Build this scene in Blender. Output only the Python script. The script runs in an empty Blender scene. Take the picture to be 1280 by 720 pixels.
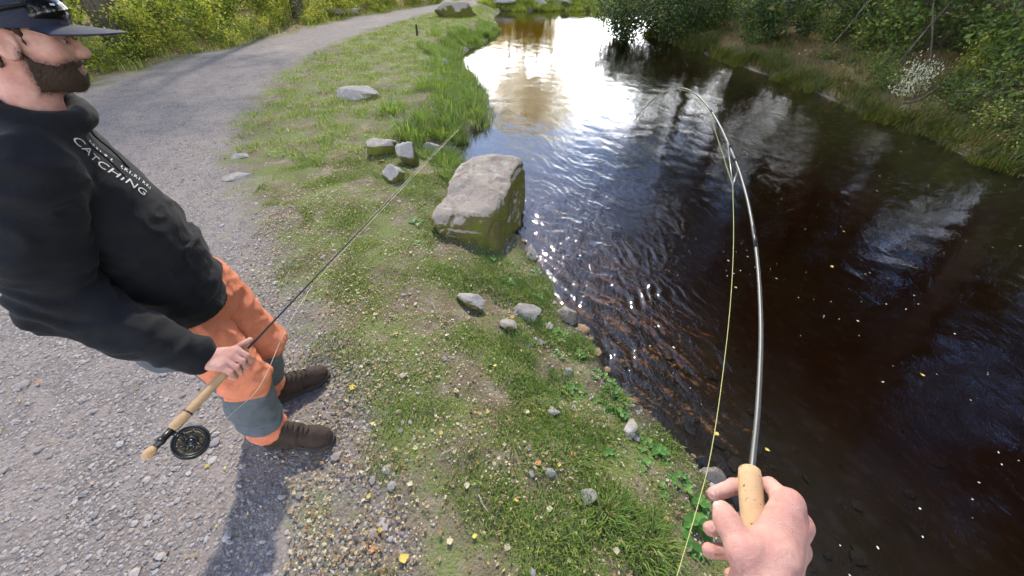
import bpy, math, random
import numpy as np
from mathutils import Vector, Matrix

# ------------------------------------------------------------------ camera, sky, sun, exposure
sc = bpy.context.scene
sc.render.resolution_x, sc.render.resolution_y = 1024, 576
COL = sc.collection
cam_d = bpy.data.cameras.new('camera'); cam = bpy.data.objects.new('camera', cam_d); COL.objects.link(cam)
cam.location = (0, 0, 1.8); cam.rotation_euler = (math.radians(90 - 39.6), 0, 0)
cam_d.sensor_width = 36; cam_d.lens = 36 * 496 / 1280; cam_d.clip_start = .02; cam_d.clip_end = 2000
sc.camera = cam
SUN_AZ, SUN_EL = -7.0, 43.0           # degrees, azimuth from +y towards +x
CLOUD = (.35, .2, .1)
w = bpy.data.worlds.new('World'); sc.world = w; w.use_nodes = True
wn = w.node_tree; wn.nodes.clear()
sky = wn.nodes.new('ShaderNodeTexSky'); sky.sky_type = 'NISHITA'; sky.sun_disc = False
sky.sun_elevation = math.radians(SUN_EL); sky.sun_rotation = math.radians(SUN_AZ)
sky.air_density = 1.0; sky.dust_density = .7; sky.ozone_density = 1.5
bg = wn.nodes.new('ShaderNodeBackground'); bg.inputs[1].default_value = .15
wo = wn.nodes.new('ShaderNodeOutputWorld')
# thin broken clouds all over the sky
tc = wn.nodes.new('ShaderNodeTexCoord'); cn = wn.nodes.new('ShaderNodeTexNoise')
cn.inputs['Scale'].default_value = 2.6; cn.inputs['Detail'].default_value = 6; cn.inputs['Roughness'].default_value = .6
cr = wn.nodes.new('ShaderNodeValToRGB'); cr.color_ramp.elements[0].position = .46; cr.color_ramp.elements[1].position = .6
cm = wn.nodes.new('ShaderNodeMixRGB'); cm.inputs[2].default_value = (38, 38.4, 39.5, 1)
cmap = wn.nodes.new('ShaderNodeMapping'); cmap.inputs['Location'].default_value = CLOUD; wn.links.new(tc.outputs['Generated'], cmap.inputs[0]); wn.links.new(cmap.outputs[0], cn.inputs['Vector']); sx = wn.nodes.new('ShaderNodeSeparateXYZ'); mz = wn.nodes.new('ShaderNodeMath'); mz.operation = 'MULTIPLY_ADD'; mz.inputs[1].default_value = -.85; mz.inputs[2].default_value = .29   # thicker towards the horizon
ma = wn.nodes.new('ShaderNodeMath'); ma.operation = 'ADD'
wn.links.new(tc.outputs['Generated'], sx.inputs[0]); wn.links.new(sx.outputs[2], mz.inputs[0]); wn.links.new(mz.outputs[0], ma.inputs[0]); wn.links.new(cn.outputs['Fac'], ma.inputs[1]); wn.links.new(ma.outputs[0], cr.inputs[0])
wn.links.new(cr.outputs[0], cm.inputs[0]); smx = wn.nodes.new('ShaderNodeMixRGB'); smx.blend_type = 'MULTIPLY'; smx.inputs[0].default_value = 1; smx.inputs[2].default_value = (1.25, 1.42, 1.75, 1); wn.links.new(sky.outputs[0], smx.inputs[1]); wn.links.new(smx.outputs[0], cm.inputs[1])
wn.links.new(cm.outputs[0], bg.inputs[0]); wn.links.new(bg.outputs[0], wo.inputs[0])
sd = bpy.data.lights.new('sun', 'SUN'); sd.energy = 3.7; sd.angle = math.radians(2.0); sd.color = (1, .92, .78)
sun = bpy.data.objects.new('sun', sd); COL.objects.link(sun)
_a, _e = math.radians(SUN_AZ), math.radians(SUN_EL)
sdir = Vector((math.sin(_a) * math.cos(_e), math.cos(_a) * math.cos(_e), math.sin(_e)))
sun.rotation_euler = sdir.to_track_quat('Z', 'Y').to_euler(); sun.location = (0, 0, 30)
vs = sc.view_settings; sc.display_settings.display_device = 'sRGB'
vs.view_transform = 'Standard'; vs.look = 'None'; vs.gamma = 1; vs.use_curve_mapping = False; vs.exposure = .5
cy = sc.cycles
cy.max_bounces = 6; cy.diffuse_bounces = 2; cy.glossy_bounces = 3; cy.transmission_bounces = 3
cy.transparent_max_bounces = 8; cy.volume_bounces = 0; cy.sample_clamp_indirect = 4
cy.caustics_reflective = False; cy.caustics_refractive = False
cy.use_denoising = True

# ------------------------------------------------------------------ helpers
rng = np.random.default_rng(7)
_prm = rng.permutation(256); _prm = np.concatenate([_prm, _prm, _prm])
_g3 = rng.normal(size=(256, 3)); _g3 /= np.linalg.norm(_g3, axis=1)[:, None]

def pn(p):
    """gradient noise at points (...,3), about -0.6..0.6"""
    p = np.asarray(p, float); i = np.floor(p).astype(int); f = p - i; i &= 255
    u = f * f * f * (f * (f * 6 - 15) + 10); out = 0
    for dx in (0, 1):
        wx = u[..., 0] if dx else 1 - u[..., 0]
        for dy in (0, 1):
            wy = u[..., 1] if dy else 1 - u[..., 1]
            for dz in (0, 1):
                wz = u[..., 2] if dz else 1 - u[..., 2]
                h = _prm[_prm[_prm[i[..., 0] + dx] + i[..., 1] + dy] + i[..., 2] + dz]
                g = _g3[h]
                out = out + wx * wy * wz * (g[..., 0] * (f[..., 0] - dx) + g[..., 1] * (f[..., 1] - dy) + g[..., 2] * (f[..., 2] - dz))
    return out

def fbm(p, o=4):
    p = np.asarray(p, float); s = 0; a = 1
    for k in range(o):
        s = s + a * pn(p * 2 ** k + 17.3 * k); a *= .5
    return s

def sstep(a, b, x):
    t = np.clip((x - a) / (b - a), 0, 1); return t * t * (3 - 2 * t)

def xyz(x, y, z=0.):
    return np.stack(np.broadcast_arrays(np.asarray(x, float), np.asarray(y, float), np.asarray(z, float)), -1)

def obj(name, me, m=None, parent=None):
    o = bpy.data.objects.new(name, me); COL.objects.link(o)
    if m is not None and me is not None: me.materials.append(m)
    if parent is not None: o.parent = parent
    return o

def mesh(name, V, F, smooth=True, attrs=None):
    """V (n,3); F an (m,k) array or a list of such arrays"""
    me = bpy.data.meshes.new(name); V = np.asarray(V, np.float32)
    Fs = [np.asarray(f, np.int32) for f in (F if isinstance(F, list) else [F]) if len(f)]
    tot = np.concatenate([np.full(len(f), f.shape[1], np.int32) for f in Fs])
    idx = np.concatenate([f.ravel() for f in Fs])
    me.vertices.add(len(V)); me.vertices.foreach_set('co', V.ravel())
    me.loops.add(len(idx)); me.loops.foreach_set('vertex_index', idx)
    me.polygons.add(len(tot)); st = np.concatenate([[0], np.cumsum(tot)[:-1]]).astype(np.int32)
    me.polygons.foreach_set('loop_start', st); me.polygons.foreach_set('loop_total', tot)
    me.polygons.foreach_set('use_smooth', np.full(len(tot), smooth))
    me.update(calc_edges=True); me.validate()
    for k, a in (attrs or {}).items():
        at = me.attributes.new(k, 'FLOAT', 'POINT'); at.data.foreach_set('value', np.asarray(a, np.float32))
    return me

def tag(o, label=None, cat=None, group=None, kind=None):
    if label: o['label'] = label
    if cat: o['category'] = cat
    if group: o['group'] = group
    if kind: o['kind'] = kind
    return o

def thing(name, loc, label, cat, group=None):
    o = bpy.data.objects.new(name, None); o.empty_display_size = .1; COL.objects.link(o); o.location = loc
    return tag(o, label, cat, group)

def clone(o, parent=None):
    c = o.copy(); COL.objects.link(c); c.parent = parent
    for ch in o.children: clone(ch, c)
    return c

class Geo:
    """collects shapes into one mesh"""
    def __init__(s): s.V = []; s.F = {}; s.n = 0; s.A = []
    def add(s, V, F, tone=0.):
        V = np.asarray(V, float)
        for f in (F if isinstance(F, list) else [F]):
            f = np.asarray(f)
            if len(f): s.F.setdefault(f.shape[1], []).append(f + s.n)
        s.V.append(V); s.n += len(V); s.A.append(np.broadcast_to(np.asarray(tone, float), (len(V),)))
    def tube(s, P, R, n=8, tone=0., flat=1.):
        P = np.asarray(P, float); R = np.broadcast_to(np.asarray(R, float), (len(P),))
        T = np.gradient(P, axis=0); T /= np.linalg.norm(T, axis=1)[:, None] + 1e-9
        up = np.array([0, 0, 1.]) if abs(T[0, 2]) < .9 else np.array([1., 0, 0])
        V = []; x = np.cross(T[0], up); x /= np.linalg.norm(x)
        an = np.arange(n) * 2 * math.pi / n
        for p, t, r in zip(P, T, R):
            x = x - t * (x @ t); x /= np.linalg.norm(x); y = np.cross(t, x)
            V.append(p + r * (np.cos(an)[:, None] * x + flat * np.sin(an)[:, None] * y))
        V = np.concatenate(V); m = len(P); i = np.arange(m - 1)[:, None] * n; j = np.arange(n)[None]; k = (j + 1) % n
        Q = np.stack([i + j, i + k, i + n + k, i + n + j], -1).reshape(-1, 4)
        s.add(V, [Q, np.array([list(range(n))[::-1]]), np.array([list(range((m - 1) * n, m * n))])], tone)
    def mesh(s, name, smooth=True, org=(0, 0, 0)):
        return mesh(name, np.concatenate(s.V) - np.asarray(org), [np.concatenate(f) for f in s.F.values()], smooth, {'tone': np.concatenate(s.A)})

def spline(P, n):
    """smooth curve through points (Catmull-Rom)"""
    P = np.asarray(P, float); Q = np.concatenate([[2 * P[0] - P[1]], P, [2 * P[-1] - P[-2]]])
    t = np.linspace(0, len(P) - 1 - 1e-6, n); i = t.astype(int); f = (t - i)[:, None]
    a, b, c, d = Q[i], Q[i + 1], Q[i + 2], Q[i + 3]
    return .5 * (2 * b + (c - a) * f + (2 * a - 5 * b + 4 * c - d) * f ** 2 + (3 * b - a - 3 * c + d) * f ** 3)

# signed distance field modelling, meshed with surface nets
class Field:
    def __init__(s, lo, hi, res):
        s.lo = np.array(lo, float); s.res = res
        s.n = np.ceil((np.array(hi) - s.lo) / res).astype(int) + 1
        s.f = np.full(s.n, .2, np.float32)
    def box(s, lo, hi):
        a = np.clip(np.floor((np.asarray(lo) - s.lo) / s.res).astype(int), 0, s.n - 1)
        b = np.clip(np.ceil((np.asarray(hi) - s.lo) / s.res).astype(int) + 1, 1, s.n)
        sl = tuple(slice(x, max(y, x + 1)) for x, y in zip(a, b))
        g = [((np.arange(q.start, q.stop)) * s.res + l).astype(np.float32) for q, l in zip(sl, s.lo)]
        return sl, np.meshgrid(*g, indexing='ij')
    def union(s, sl, d, k):
        f = s.f[sl]
        if k <= 0: s.f[sl] = np.minimum(f, d); return
        h = np.clip(.5 + .5 * (f - d) / k, 0, 1); s.f[sl] = f + (d - f) * h - k * h * (1 - h)
    def cut(s, sl, d, k=.004):
        f = s.f[sl]; h = np.clip(.5 - .5 * (f + d) / k, 0, 1); s.f[sl] = f + (-d - f) * h + k * h * (1 - h)
    def cone(s, a, b, ra, rb, k=.01, sub=False):
        a = np.asarray(a, float); b = np.asarray(b, float); m = max(ra, rb) + k * 2 + .02
        sl, (X, Y, Z) = s.box(np.minimum(a, b) - m, np.maximum(a, b) + m)
        ab = b - a; L = ab @ ab + 1e-12
        t = np.clip(((X - a[0]) * ab[0] + (Y - a[1]) * ab[1] + (Z - a[2]) * ab[2]) / L, 0, 1)
        d = np.sqrt((X - a[0] - t * ab[0]) ** 2 + (Y - a[1] - t * ab[1]) ** 2 + (Z - a[2] - t * ab[2]) ** 2) - (ra + (rb - ra) * t)
        (s.cut if sub else s.union)(sl, d, k)
    def chain(s, P, R, k=.01):
        for i in range(len(P) - 1): s.cone(P[i], P[i + 1], R[i], R[i + 1], k)
    def ell(s, c, r, k=.01, rot=None, sub=False):
        c = np.asarray(c, float); r = np.asarray(r, float); m = r.max() + 2 * k + .02
        sl, (X, Y, Z) = s.box(c - m, c + m); p = np.stack([X - c[0], Y - c[1], Z - c[2]], -1)
        if rot is not None: p = p @ np.asarray(rot, np.float32)
        q = np.sqrt(((p / r) ** 2).sum(-1)); g = np.sqrt(((p / r ** 2) ** 2).sum(-1)) + 1e-9
        d = q * (q - 1) / g
        (s.cut if sub else s.union)(sl, d, k)
    def loft(s, Zs, C, RX, RY, k=.01, pw=2.4, rot=0.):
        """stack of ovals along z: centres C (x,y), half sizes"""
        Zs = np.asarray(Zs, float); o = np.argsort(Zs); Zs = Zs[o]; C = np.asarray(C, float)[o]; RX = np.asarray(RX, float)[o]; RY = np.asarray(RY, float)[o]
        m = .05 + k + (.08 if rot else 0)
        sl, (X, Y, Z) = s.box((C[:, 0].min() - RX.max() - m, C[:, 1].min() - RY.max() - m, Zs[0] - m), (C[:, 0].max() + RX.max() + m, C[:, 1].max() + RY.max() + m, Zs[-1] + m))
        z = Z[0, 0]; cx, cy_, rx, ry = (np.interp(z, Zs, v).astype(np.float32) for v in (C[:, 0], C[:, 1], RX, RY))
        cr_, sr_ = math.cos(rot), math.sin(rot); X, Y = (X - cx) * cr_ + (Y - cy_) * sr_, (Y - cy_) * cr_ - (X - cx) * sr_
        q = (np.abs(X / rx) ** pw + np.abs(Y / ry) ** pw) ** (1 / pw)
        d = (q - 1) * np.minimum(rx, ry)
        dz = np.maximum(Zs[0] - Z, Z - Zs[-1])
        d = np.where(dz > 0, np.sqrt(np.maximum(d, 0) ** 2 + dz ** 2), np.maximum(d, -.5))
        d = np.maximum(d, dz)
        s.union(sl, d, k)
    def mesh(s):
        f = s.f; ins = f < 0; nx, ny, nz = f.shape
        cnt = np.zeros((nx - 1, ny - 1, nz - 1), np.int8)
        for i in (0, 1):
            for j in (0, 1):
                for k in (0, 1): cnt += ins[i:nx - 1 + i, j:ny - 1 + j, k:nz - 1 + k]
        act = np.argwhere((cnt > 0) & (cnt < 8)); idm = np.full(cnt.shape, -1, np.int32); idm[tuple(act.T)] = np.arange(len(act))
        acc = np.zeros((len(act), 3)); num = np.zeros(len(act)); cs = [(i, j, k) for i in (0, 1) for j in (0, 1) for k in (0, 1)]
        for a in cs:
            for ax in range(3):
                if a[ax]: continue
                b = list(a); b[ax] = 1; A = act + a; B = act + b
                fa = f[tuple(A.T)]; fb = f[tuple(B.T)]; m = (fa < 0) != (fb < 0)
                t = np.where(m, fa / np.where(fa == fb, 1, fa - fb), 0)
                p = np.array(a, float)[None].repeat(len(act), 0); p[:, ax] = t
                acc[m] += p[m]; num[m] += 1
        V = s.lo + (act + acc / num[:, None]) * s.res; Q = []
        for ax in range(3):
            o1, o2 = [(1, 2), (2, 0), (0, 1)][ax]
            n2 = [nx, ny, nz]; sa = [slice(None)] * 3; sb = [slice(None)] * 3
            sa[ax] = slice(0, n2[ax] - 1); sb[ax] = slice(1, n2[ax])
            A = ins[tuple(sa)]; B = ins[tuple(sb)]
            for flip in (0, 1):
                e = np.argwhere((A & ~B) if not flip else (~A & B))
                e = e[(e[:, o1] > 0) & (e[:, o2] > 0) & (e[:, o1] < n2[o1] - 1) & (e[:, o2] < n2[o2] - 1)]
                d1 = np.zeros(3, int); d1[o1] = 1; d2 = np.zeros(3, int); d2[o2] = 1
                q = np.stack([idm[tuple((e - d1 - d2).T)], idm[tuple((e - d2).T)], idm[tuple(e.T)], idm[tuple((e - d1).T)]], -1)
                Q.append(q[:, ::-1] if flip else q)
        Q = np.concatenate(Q); Q = Q[(Q >= 0).all(1)]
        return V, Q

def vnormals(V, Q):
    n = np.cross(V[Q[:, 2]] - V[Q[:, 0]], V[Q[:, 3]] - V[Q[:, 1]]); N = np.zeros_like(V)
    for k in range(4): np.add.at(N, Q[:, k], n)
    return N / (np.linalg.norm(N, axis=1)[:, None] + 1e-12)

def relax(V, Q, it=2, a=.5):
    for _ in range(it):
        S = np.zeros_like(V); c = np.zeros(len(V))
        for k in range(4):
            j = (k + 1) % 4
            np.add.at(S, Q[:, k], V[Q[:, j]]); np.add.at(S, Q[:, j], V[Q[:, k]])
            np.add.at(c, Q[:, k], 1); np.add.at(c, Q[:, j], 1)
        V = V + a * (S / np.maximum(c, 1)[:, None] - V)
    return V

# ------------------------------------------------------------------ materials
class MT:
    def __init__(s, name):
        s.m = bpy.data.materials.new(name); s.m.use_nodes = True; s.t = s.m.node_tree; s.t.nodes.clear()
        s.out = s.t.nodes.new('ShaderNodeOutputMaterial')
    def n(s, ty, props=None, **inp):
        nd = s.t.nodes.new('ShaderNode' + ty)
        for k, v in (props or {}).items(): setattr(nd, k, v)
        for k, v in inp.items():
            key = int(k[1:]) if k[0] == 'i' and k[1:].isdigit() else k.replace('_', ' ')
            s.set(nd.inputs[key], v)
        return nd
    def set(s, sock, v):
        if isinstance(v, bpy.types.NodeSocket): s.t.links.new(v, sock)
        elif isinstance(v, bpy.types.Node): s.t.links.new(v.outputs[0], sock)
        elif isinstance(v, (tuple, list)) and len(v) == 3 and sock.type == 'RGBA': sock.default_value = (*v, 1)
        else: sock.default_value = v
    def obj(s): return s.n('TexCoord').outputs['Object']
    def pos(s): return s.n('NewGeometry').outputs['Position']
    def noise(s, vec, scale, detail=4, rough=.55, dist=0): return s.n('TexNoise', Vector=vec, Scale=scale, Detail=detail, Roughness=rough, Distortion=dist).outputs['Fac']
    def ramp(s, fac, *st, mode='LINEAR'):
        r = s.n('ValToRGB', Fac=fac); r.color_ramp.interpolation = mode; e = r.color_ramp.elements
        while len(e) < len(st): e.new(.5)
        for el, (p, c) in zip(e, st):
            el.position = p; el.color = (*(c if isinstance(c, (tuple, list)) else (c, c, c)), 1)
        return r.outputs[0]
    def mix(s, f, a, b, mode='MIX'): return s.n('MixRGB', {'blend_type': mode}, Fac=f, Color1=a, Color2=b).outputs[0]
    def math(s, op, a, b=0., c=0.): return s.n('Math', {'operation': op}, i0=a, i1=b, i2=c).outputs[0]
    def mr(s, v, a, b, c=0., d=1.): return s.n('MapRange', {'interpolation_type': 'SMOOTHSTEP'}, Value=v, From_Min=a, From_Max=b, To_Min=c, To_Max=d).outputs[0]
    def attr(s, n): return s.n('Attribute', {'attribute_name': n}).outputs['Fac']
    def bump(s, h, strength=.5, dist=.01, normal=None):
        b = s.n('Bump', Height=h, Strength=strength, Distance=dist)
        if normal is not None: s.set(b.inputs['Normal'], normal)
        return b.outputs[0]
    def pbr(s, col, rough=.6, bump=None, spec=.4, metal=0., **kw):
        b = s.n('BsdfPrincipled', Base_Color=col, Roughness=rough, Metallic=metal)
        b.inputs['Specular IOR Level'].default_value = spec
        for k, v in kw.items(): s.set(b.inputs[k.replace('_', ' ')], v)
        if bump is not None: s.set(b.inputs['Normal'], bump)
        s.set(s.out.inputs[0], b); return s.m

def plain(name, col, rough=.6, var=.12, scale=30, bump=.0, spec=.4, metal=0., dist=.002):
    t = MT(name); o = t.obj(); nz = t.noise(o, scale, 5)
    c = t.mix(nz, [x * (1 - var) for x in col], [min(1, x * (1 + var)) for x in col])
    return t.pbr(c, t.mr(nz, .2, .8, rough * .85, min(1, rough * 1.15)), t.bump(nz, bump, dist) if bump else None, spec, metal)

def leafy(name, *stops, trans=.45, rough=.5, spec=.3):
    t = MT(name); a = t.attr('tone'); c = t.ramp(a, *stops)
    c = t.mix(t.mr(t.noise(t.pos(), 1.3, 2), .3, .7, 0, .3), c, t.mix(1, c, (1.15, 1.0, .6), 'MULTIPLY'))
    p = t.n('BsdfPrincipled', Base_Color=c, Roughness=rough); p.inputs['Specular IOR Level'].default_value = spec
    tr = t.n('BsdfTranslucent', Color=t.mix(1, c, (1.25, 1.2, .6), 'MULTIPLY'))
    t.set(t.out.inputs[0], t.n('MixShader', i0=trans, i1=p, i2=tr)); return t.m

# terrain: one material, driven by distance to the road edge and to the water edge
t = MT('earth'); P = t.pos(); r = t.attr('rsd'); wd = t.attr('wsd'); side = t.attr('side')
n1 = t.noise(P, 1.1, 5, .6); n2 = t.noise(P, 5, 5, .65); n3 = t.noise(P, 28, 4, .7)
vg = t.n('TexVoronoi', {'feature': 'F1'}, Vector=P, Scale=70., Randomness=1.)
vb = t.n('TexVoronoi', {'feature': 'F1'}, Vector=P, Scale=190., Randomness=1.)
gv = t.n('SeparateColor', Color=vg.outputs['Color']).outputs[0]
gcol = t.ramp(gv, (0, (.125, .104, .092)), (.45, (.21, .178, .16)), (.8, (.3, .262, .242)), (1, (.44, .4, .37)))
gcol = t.mix(t.mr(vg.outputs['Distance'], .35, .75), gcol, (.16, .14, .13))
fine = t.mix(n3, (.185, .155, .138), (.3, .262, .238))
gcol = t.mix(t.mr(n2, .42, .62), gcol, fine)
gcol = t.mix(t.mr(t.noise(P, .7, 4), .5, .75, 0, .55), gcol, (.33, .27, .235))
soil = t.mix(n3, (.085, .064, .038), (.21, .165, .11))
soil = t.mix(t.mr(n2, .45, .7), soil, (.25, .21, .155))
turf = t.mix(t.noise(P, 60, 3), (.06, .09, .02), (.2, .24, .065))
soil = t.mix(t.mr(t.noise(P, 2.3, 5, .7), .41, .58, 0, .85), soil, turf)
lit = t.mix(n3, (.12, .07, .03), (.27, .17, .08))
soil = t.mix(t.math('MULTIPLY', side, t.mr(n2, .3, .55)), soil, lit)
rm = t.mr(t.math('ADD', t.math('ADD', r, t.math('MULTIPLY', t.math('SUBTRACT', n1, .5), 1.6)), t.math('MULTIPLY', t.math('SUBTRACT', n2, .5), 1.3)), -.28, .28)
col = t.mix(rm, gcol, soil)
bedc = t.mix(n2, (.16, .095, .042), (.36, .22, .10)); bv = t.n('TexVoronoi', Vector=P, Scale=7.); bedc = t.mix(t.mr(bv.outputs['Distance'], .15, .45), t.mix(n3, (.25, .17, .09), (.42, .3, .18)), bedc)
wet = t.mr(t.math('ADD', wd, t.math('MULTIPLY', t.math('SUBTRACT', n2, .5), .25)), .0, .16)
bk = t.mr(wd, -.1, -.02); col = t.mix(wet, t.mix(bk, bedc, t.mix(n3, (.03, .024, .015), (.085, .065, .04))), col)
hgt = t.math('ADD', t.math('MULTIPLY', t.math('SUBTRACT', 1, vg.outputs['Distance']), .6), t.math('MULTIPLY', t.math('SUBTRACT', 1, vb.outputs['Distance']), .3))
hgt = t.math('ADD', hgt, n3)
EARTH = t.pbr(col, t.mr(wd, 0, .2, .45, .95), t.bump(hgt, .75, .012), .25)

def rockmat(name, c1, c2, moss=.0, wet=False, lich=.3):
    t = MT(name); P = t.pos(); a = t.noise(P, 6, 6, .65); b = t.noise(P, 45, 4, .7); d = t.noise(P, 2.2, 4)
    c = t.mix(a, c1, c2); c = t.mix(t.mr(b, .56, .7, 0, .6), c, [x * .5 for x in c1])
    c = t.mix(t.mr(t.noise(P, 13, 3), .56, .66, 0, lich), c, (.52, .51, .45))
    N = t.n('SeparateXYZ', Vector=t.n('NewGeometry').outputs['Normal']).outputs[2]
    if moss > 0:
        mf = t.math('ADD', t.math('SUBTRACT', 1, N), t.math('MULTIPLY', t.math('SUBTRACT', d, .5), 1.8))
        mf = t.mr(t.math('ADD', mf, t.math('MULTIPLY', t.math('SUBTRACT', b, .5), .5)), .8 - moss * .55, 1.05 - moss * .55)
        mc = t.mix(t.noise(P, 70, 3), (.04, .055, .008), (.17, .175, .03)); mc = t.mix(t.mr(a, .42, .62), mc, (.10, .085, .03))
        c = t.mix(mf, c, mc)
    h = t.math('ADD', t.math('MULTIPLY', a, 1.5), b)
    return t.pbr(c, .35 if wet else .9, t.bump(h, .8, .012), .5 if wet else .25)
ROCK = rockmat('grey_granite', (.2, .185, .165), (.4, .375, .345), .25)
ROCK2 = rockmat('tan_granite', (.25, .22, .19), (.40, .36, .31), .35)
ROCKW = rockmat('wet_stone', (.10, .08, .065), (.2, .17, .14), .2, True, .05)
BOULDER = rockmat('mossy_granite', (.2, .162, .132), (.39, .335, .28), .7, lich=.4)

t = MT('gravel_stone'); a = t.attr('tone'); P = t.pos()
PEB = t.pbr(t.mix(t.noise(P, 150, 3), t.ramp(a, (0, (.11, .095, .086)), (.35, (.215, .187, .17)), (.7, (.32, .29, .272)), (.9, (.45, .42, .4)), (1, (.33, .235, .18))), (.3, .28, .27)), .85, t.bump(t.noise(P, 300, 3), .4, .002), .25)
GRASS = leafy('grass_blade', (0, (.10, .165, .03)), (.35, (.19, .28, .055)), (.68, (.3, .37, .09)), (.88, (.42, .4, .16)), (1, (.55, .47, .27)), trans=.45)
LONGG = leafy('long_grass', (0, (.08, .16, .035)), (.5, (.17, .28, .065)), (.8, (.28, .35, .11)), (1, (.46, .4, .2)), trans=.42)
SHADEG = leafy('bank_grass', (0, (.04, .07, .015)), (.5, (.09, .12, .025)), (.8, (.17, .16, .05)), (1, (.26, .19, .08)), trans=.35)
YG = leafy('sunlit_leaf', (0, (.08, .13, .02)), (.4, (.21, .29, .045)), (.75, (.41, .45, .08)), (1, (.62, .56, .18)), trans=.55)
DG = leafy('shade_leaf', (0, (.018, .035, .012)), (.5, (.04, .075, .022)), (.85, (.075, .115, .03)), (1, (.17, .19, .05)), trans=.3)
YL = leafy('birch_autumn_leaf', (0, (.5, .4, .03)), (.5, (.75, .6, .04)), (1, (.8, .66, .08)), trans=.72)
SUNWHITE = leafy('sunwhite_leaf', (0, (.3, .33, .2)), (.5, (.52, .55, .42)), (1, (.75, .76, .66)), trans=.3, rough=.3, spec=.6)  # sunlight on the leaves, whitened into their colour
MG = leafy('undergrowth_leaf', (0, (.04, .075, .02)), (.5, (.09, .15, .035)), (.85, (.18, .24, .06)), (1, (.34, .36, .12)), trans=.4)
BROAD = leafy('herb_leaf', (0, (.05, .15, .03)), (.6, (.11, .26, .05)), (1, (.2, .36, .08)), trans=.35)
LITTER = leafy('leaf_litter', (0, (.14, .08, .035)), (.35, (.28, .18, .09)), (.6, (.4, .33, .22)), (.8, (.5, .45, .33)), (.93, (.5, .4, .08)), (1, (.42, .18, .05)), trans=.1)
LEAFY = plain('yellow_leaf', (.52, .4, .07), .55, .25, 60, .3); LEAFO = plain('orange_leaf', (.45, .2, .07), .6, .25, 60, .3); LEAFP = plain('dry_leaf', (.5, .43, .27), .7, .2, 60, .3)
t = MT('bark'); P = t.obj(); mp = t.n('Mapping', Vector=P); mp.inputs['Scale'].default_value = (9, 9, 1.6)
b1 = t.noise(mp.outputs[0], 2.2, 6, .7, .4)
BARK = t.pbr(t.ramp(b1, (.25, (.035, .028, .022)), (.5, (.11, .09, .07)), (.75, (.2, .175, .145))), .95, t.bump(b1, 1, .03), .15)
WOOD = plain('weathered_wood', (.3, .27, .22), .9, .35, 25, .6); WOODD = plain('dark_wood', (.045, .035, .03), .9, .3, 25, .6)

# water: clear brown peat water with ripples
t = MT('stream_water'); P = t.pos(); calm = t.attr('calm')
mp = t.n('Mapping', Vector=P); mp.inputs['Rotation'].default_value = (0, 0, .67); mp.inputs['Scale'].default_value = (1, .35, 1)
h = t.math('ADD', t.noise(mp.outputs[0], 9, 3, .55, .8), t.math('MULTIPLY', t.noise(P, 34, 2, .5, .4), .22))
bn = t.n('Bump', Height=h, Distance=.014, Strength=t.math('MULTIPLY', calm, .9)).outputs[0]
fr = t.n('Fresnel', IOR=1.45, Normal=bn); gl = t.n('BsdfGlossy', Color=(1, 1, 1), Roughness=.025, Normal=bn); tp = t.n('BsdfTransparent', Color=(.97, .95, .9))
t.set(t.out.inputs[0], t.n('MixShader', i0=fr.outputs[0], i1=tp, i2=gl))
t.set(t.out.inputs[1], t.n('VolumeAbsorption', Color=(.6, .22, .0), Density=1.2)); WATER = t.m

# person
t = MT('skin'); P = t.pos(); nz = t.noise(P, 55, 5, .6); n2 = t.noise(P, 16, 4, .65); kn_ = t.attr('tone'); stb = t.attr('stubble')
sc_ = t.mix(t.mr(n2, .3, .7), (.55, .255, .2), (.69, .405, .32)); sc_ = t.mix(t.mr(nz, .48, .72, 0, .5), sc_, (.52, .23, .19)); sc_ = t.mix(t.math('MULTIPLY', kn_, .6), sc_, (.55, .2, .17)); sc_ = t.mix(t.math('MULTIPLY', stb, t.mr(t.noise(P, 320, 2), .3, .6, .35, 1)), sc_, (.10, .06, .045))
vr = t.n('TexVoronoi', {'feature': 'DISTANCE_TO_EDGE'}, Vector=t.mix(.12, P, t.n('TexNoise', Vector=P, Scale=60.).outputs['Color']), Scale=260.)
SKIN = t.pbr(sc_, t.mr(nz, .3, .7, .4, .6), t.bump(t.math('ADD', t.math('MULTIPLY', t.mr(vr.outputs['Distance'], 0, .25), .8), t.math('ADD', nz, t.noise(P, 500, 2))), .5, .0025), .4, Subsurface_Weight=.1, Subsurface_Radius=(.01, .004, .002), Subsurface_Scale=.5)
NAIL = plain('nail', (.66, .45, .4), .3, .05, 90)
HAIR = plain('brown_hair', (.045, .027, .018), .75, .5, 160, .9, .3, dist=.004)
t = MT('black_fleece'); P = t.obj(); a = t.noise(P, 9, 4, .6, .6); b = t.noise(P, 260, 2)
HOOD = t.pbr(t.mix(a, (.0035, .0038, .005), (.0075, .008, .011)), .88, t.bump(b, .25, .002, t.bump(a, .5, .02)), .3, Sheen_Weight=.04, Sheen_Roughness=.5)
PRINT = plain('white_print', (.6, .6, .61), .7, .06, 120)
t = MT('work_trousers'); P = t.obj(); g = t.attr('tone'); a = t.noise(P, 12, 5, .6, .5); b = t.noise(P, 320, 2)
cc = t.mix(a, (.55, .165, .083), (.66, .245, .14)); gg = t.mix(a, (.075, .09, .10), (.125, .142, .155))
cc = t.mix(t.mr(t.noise(P, 9, 6, .75), .52, .7, 0, .55), cc, (.33, .12, .07))
TROUS = t.pbr(t.mix(t.mr(g, .45, .55), cc, gg), .85, t.bump(b, .3, .002, t.bump(a, .55, .02)), .25)
BOOT = plain('brown_leather', (.034, .021, .014), .75, .6, 30, .8, .3, dist=.005); SOLE = plain('rubber_sole', (.03, .028, .026), .85, .3, 40, .5)
LACE = plain('boot_lace', (.03, .022, .018), .9)
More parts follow.
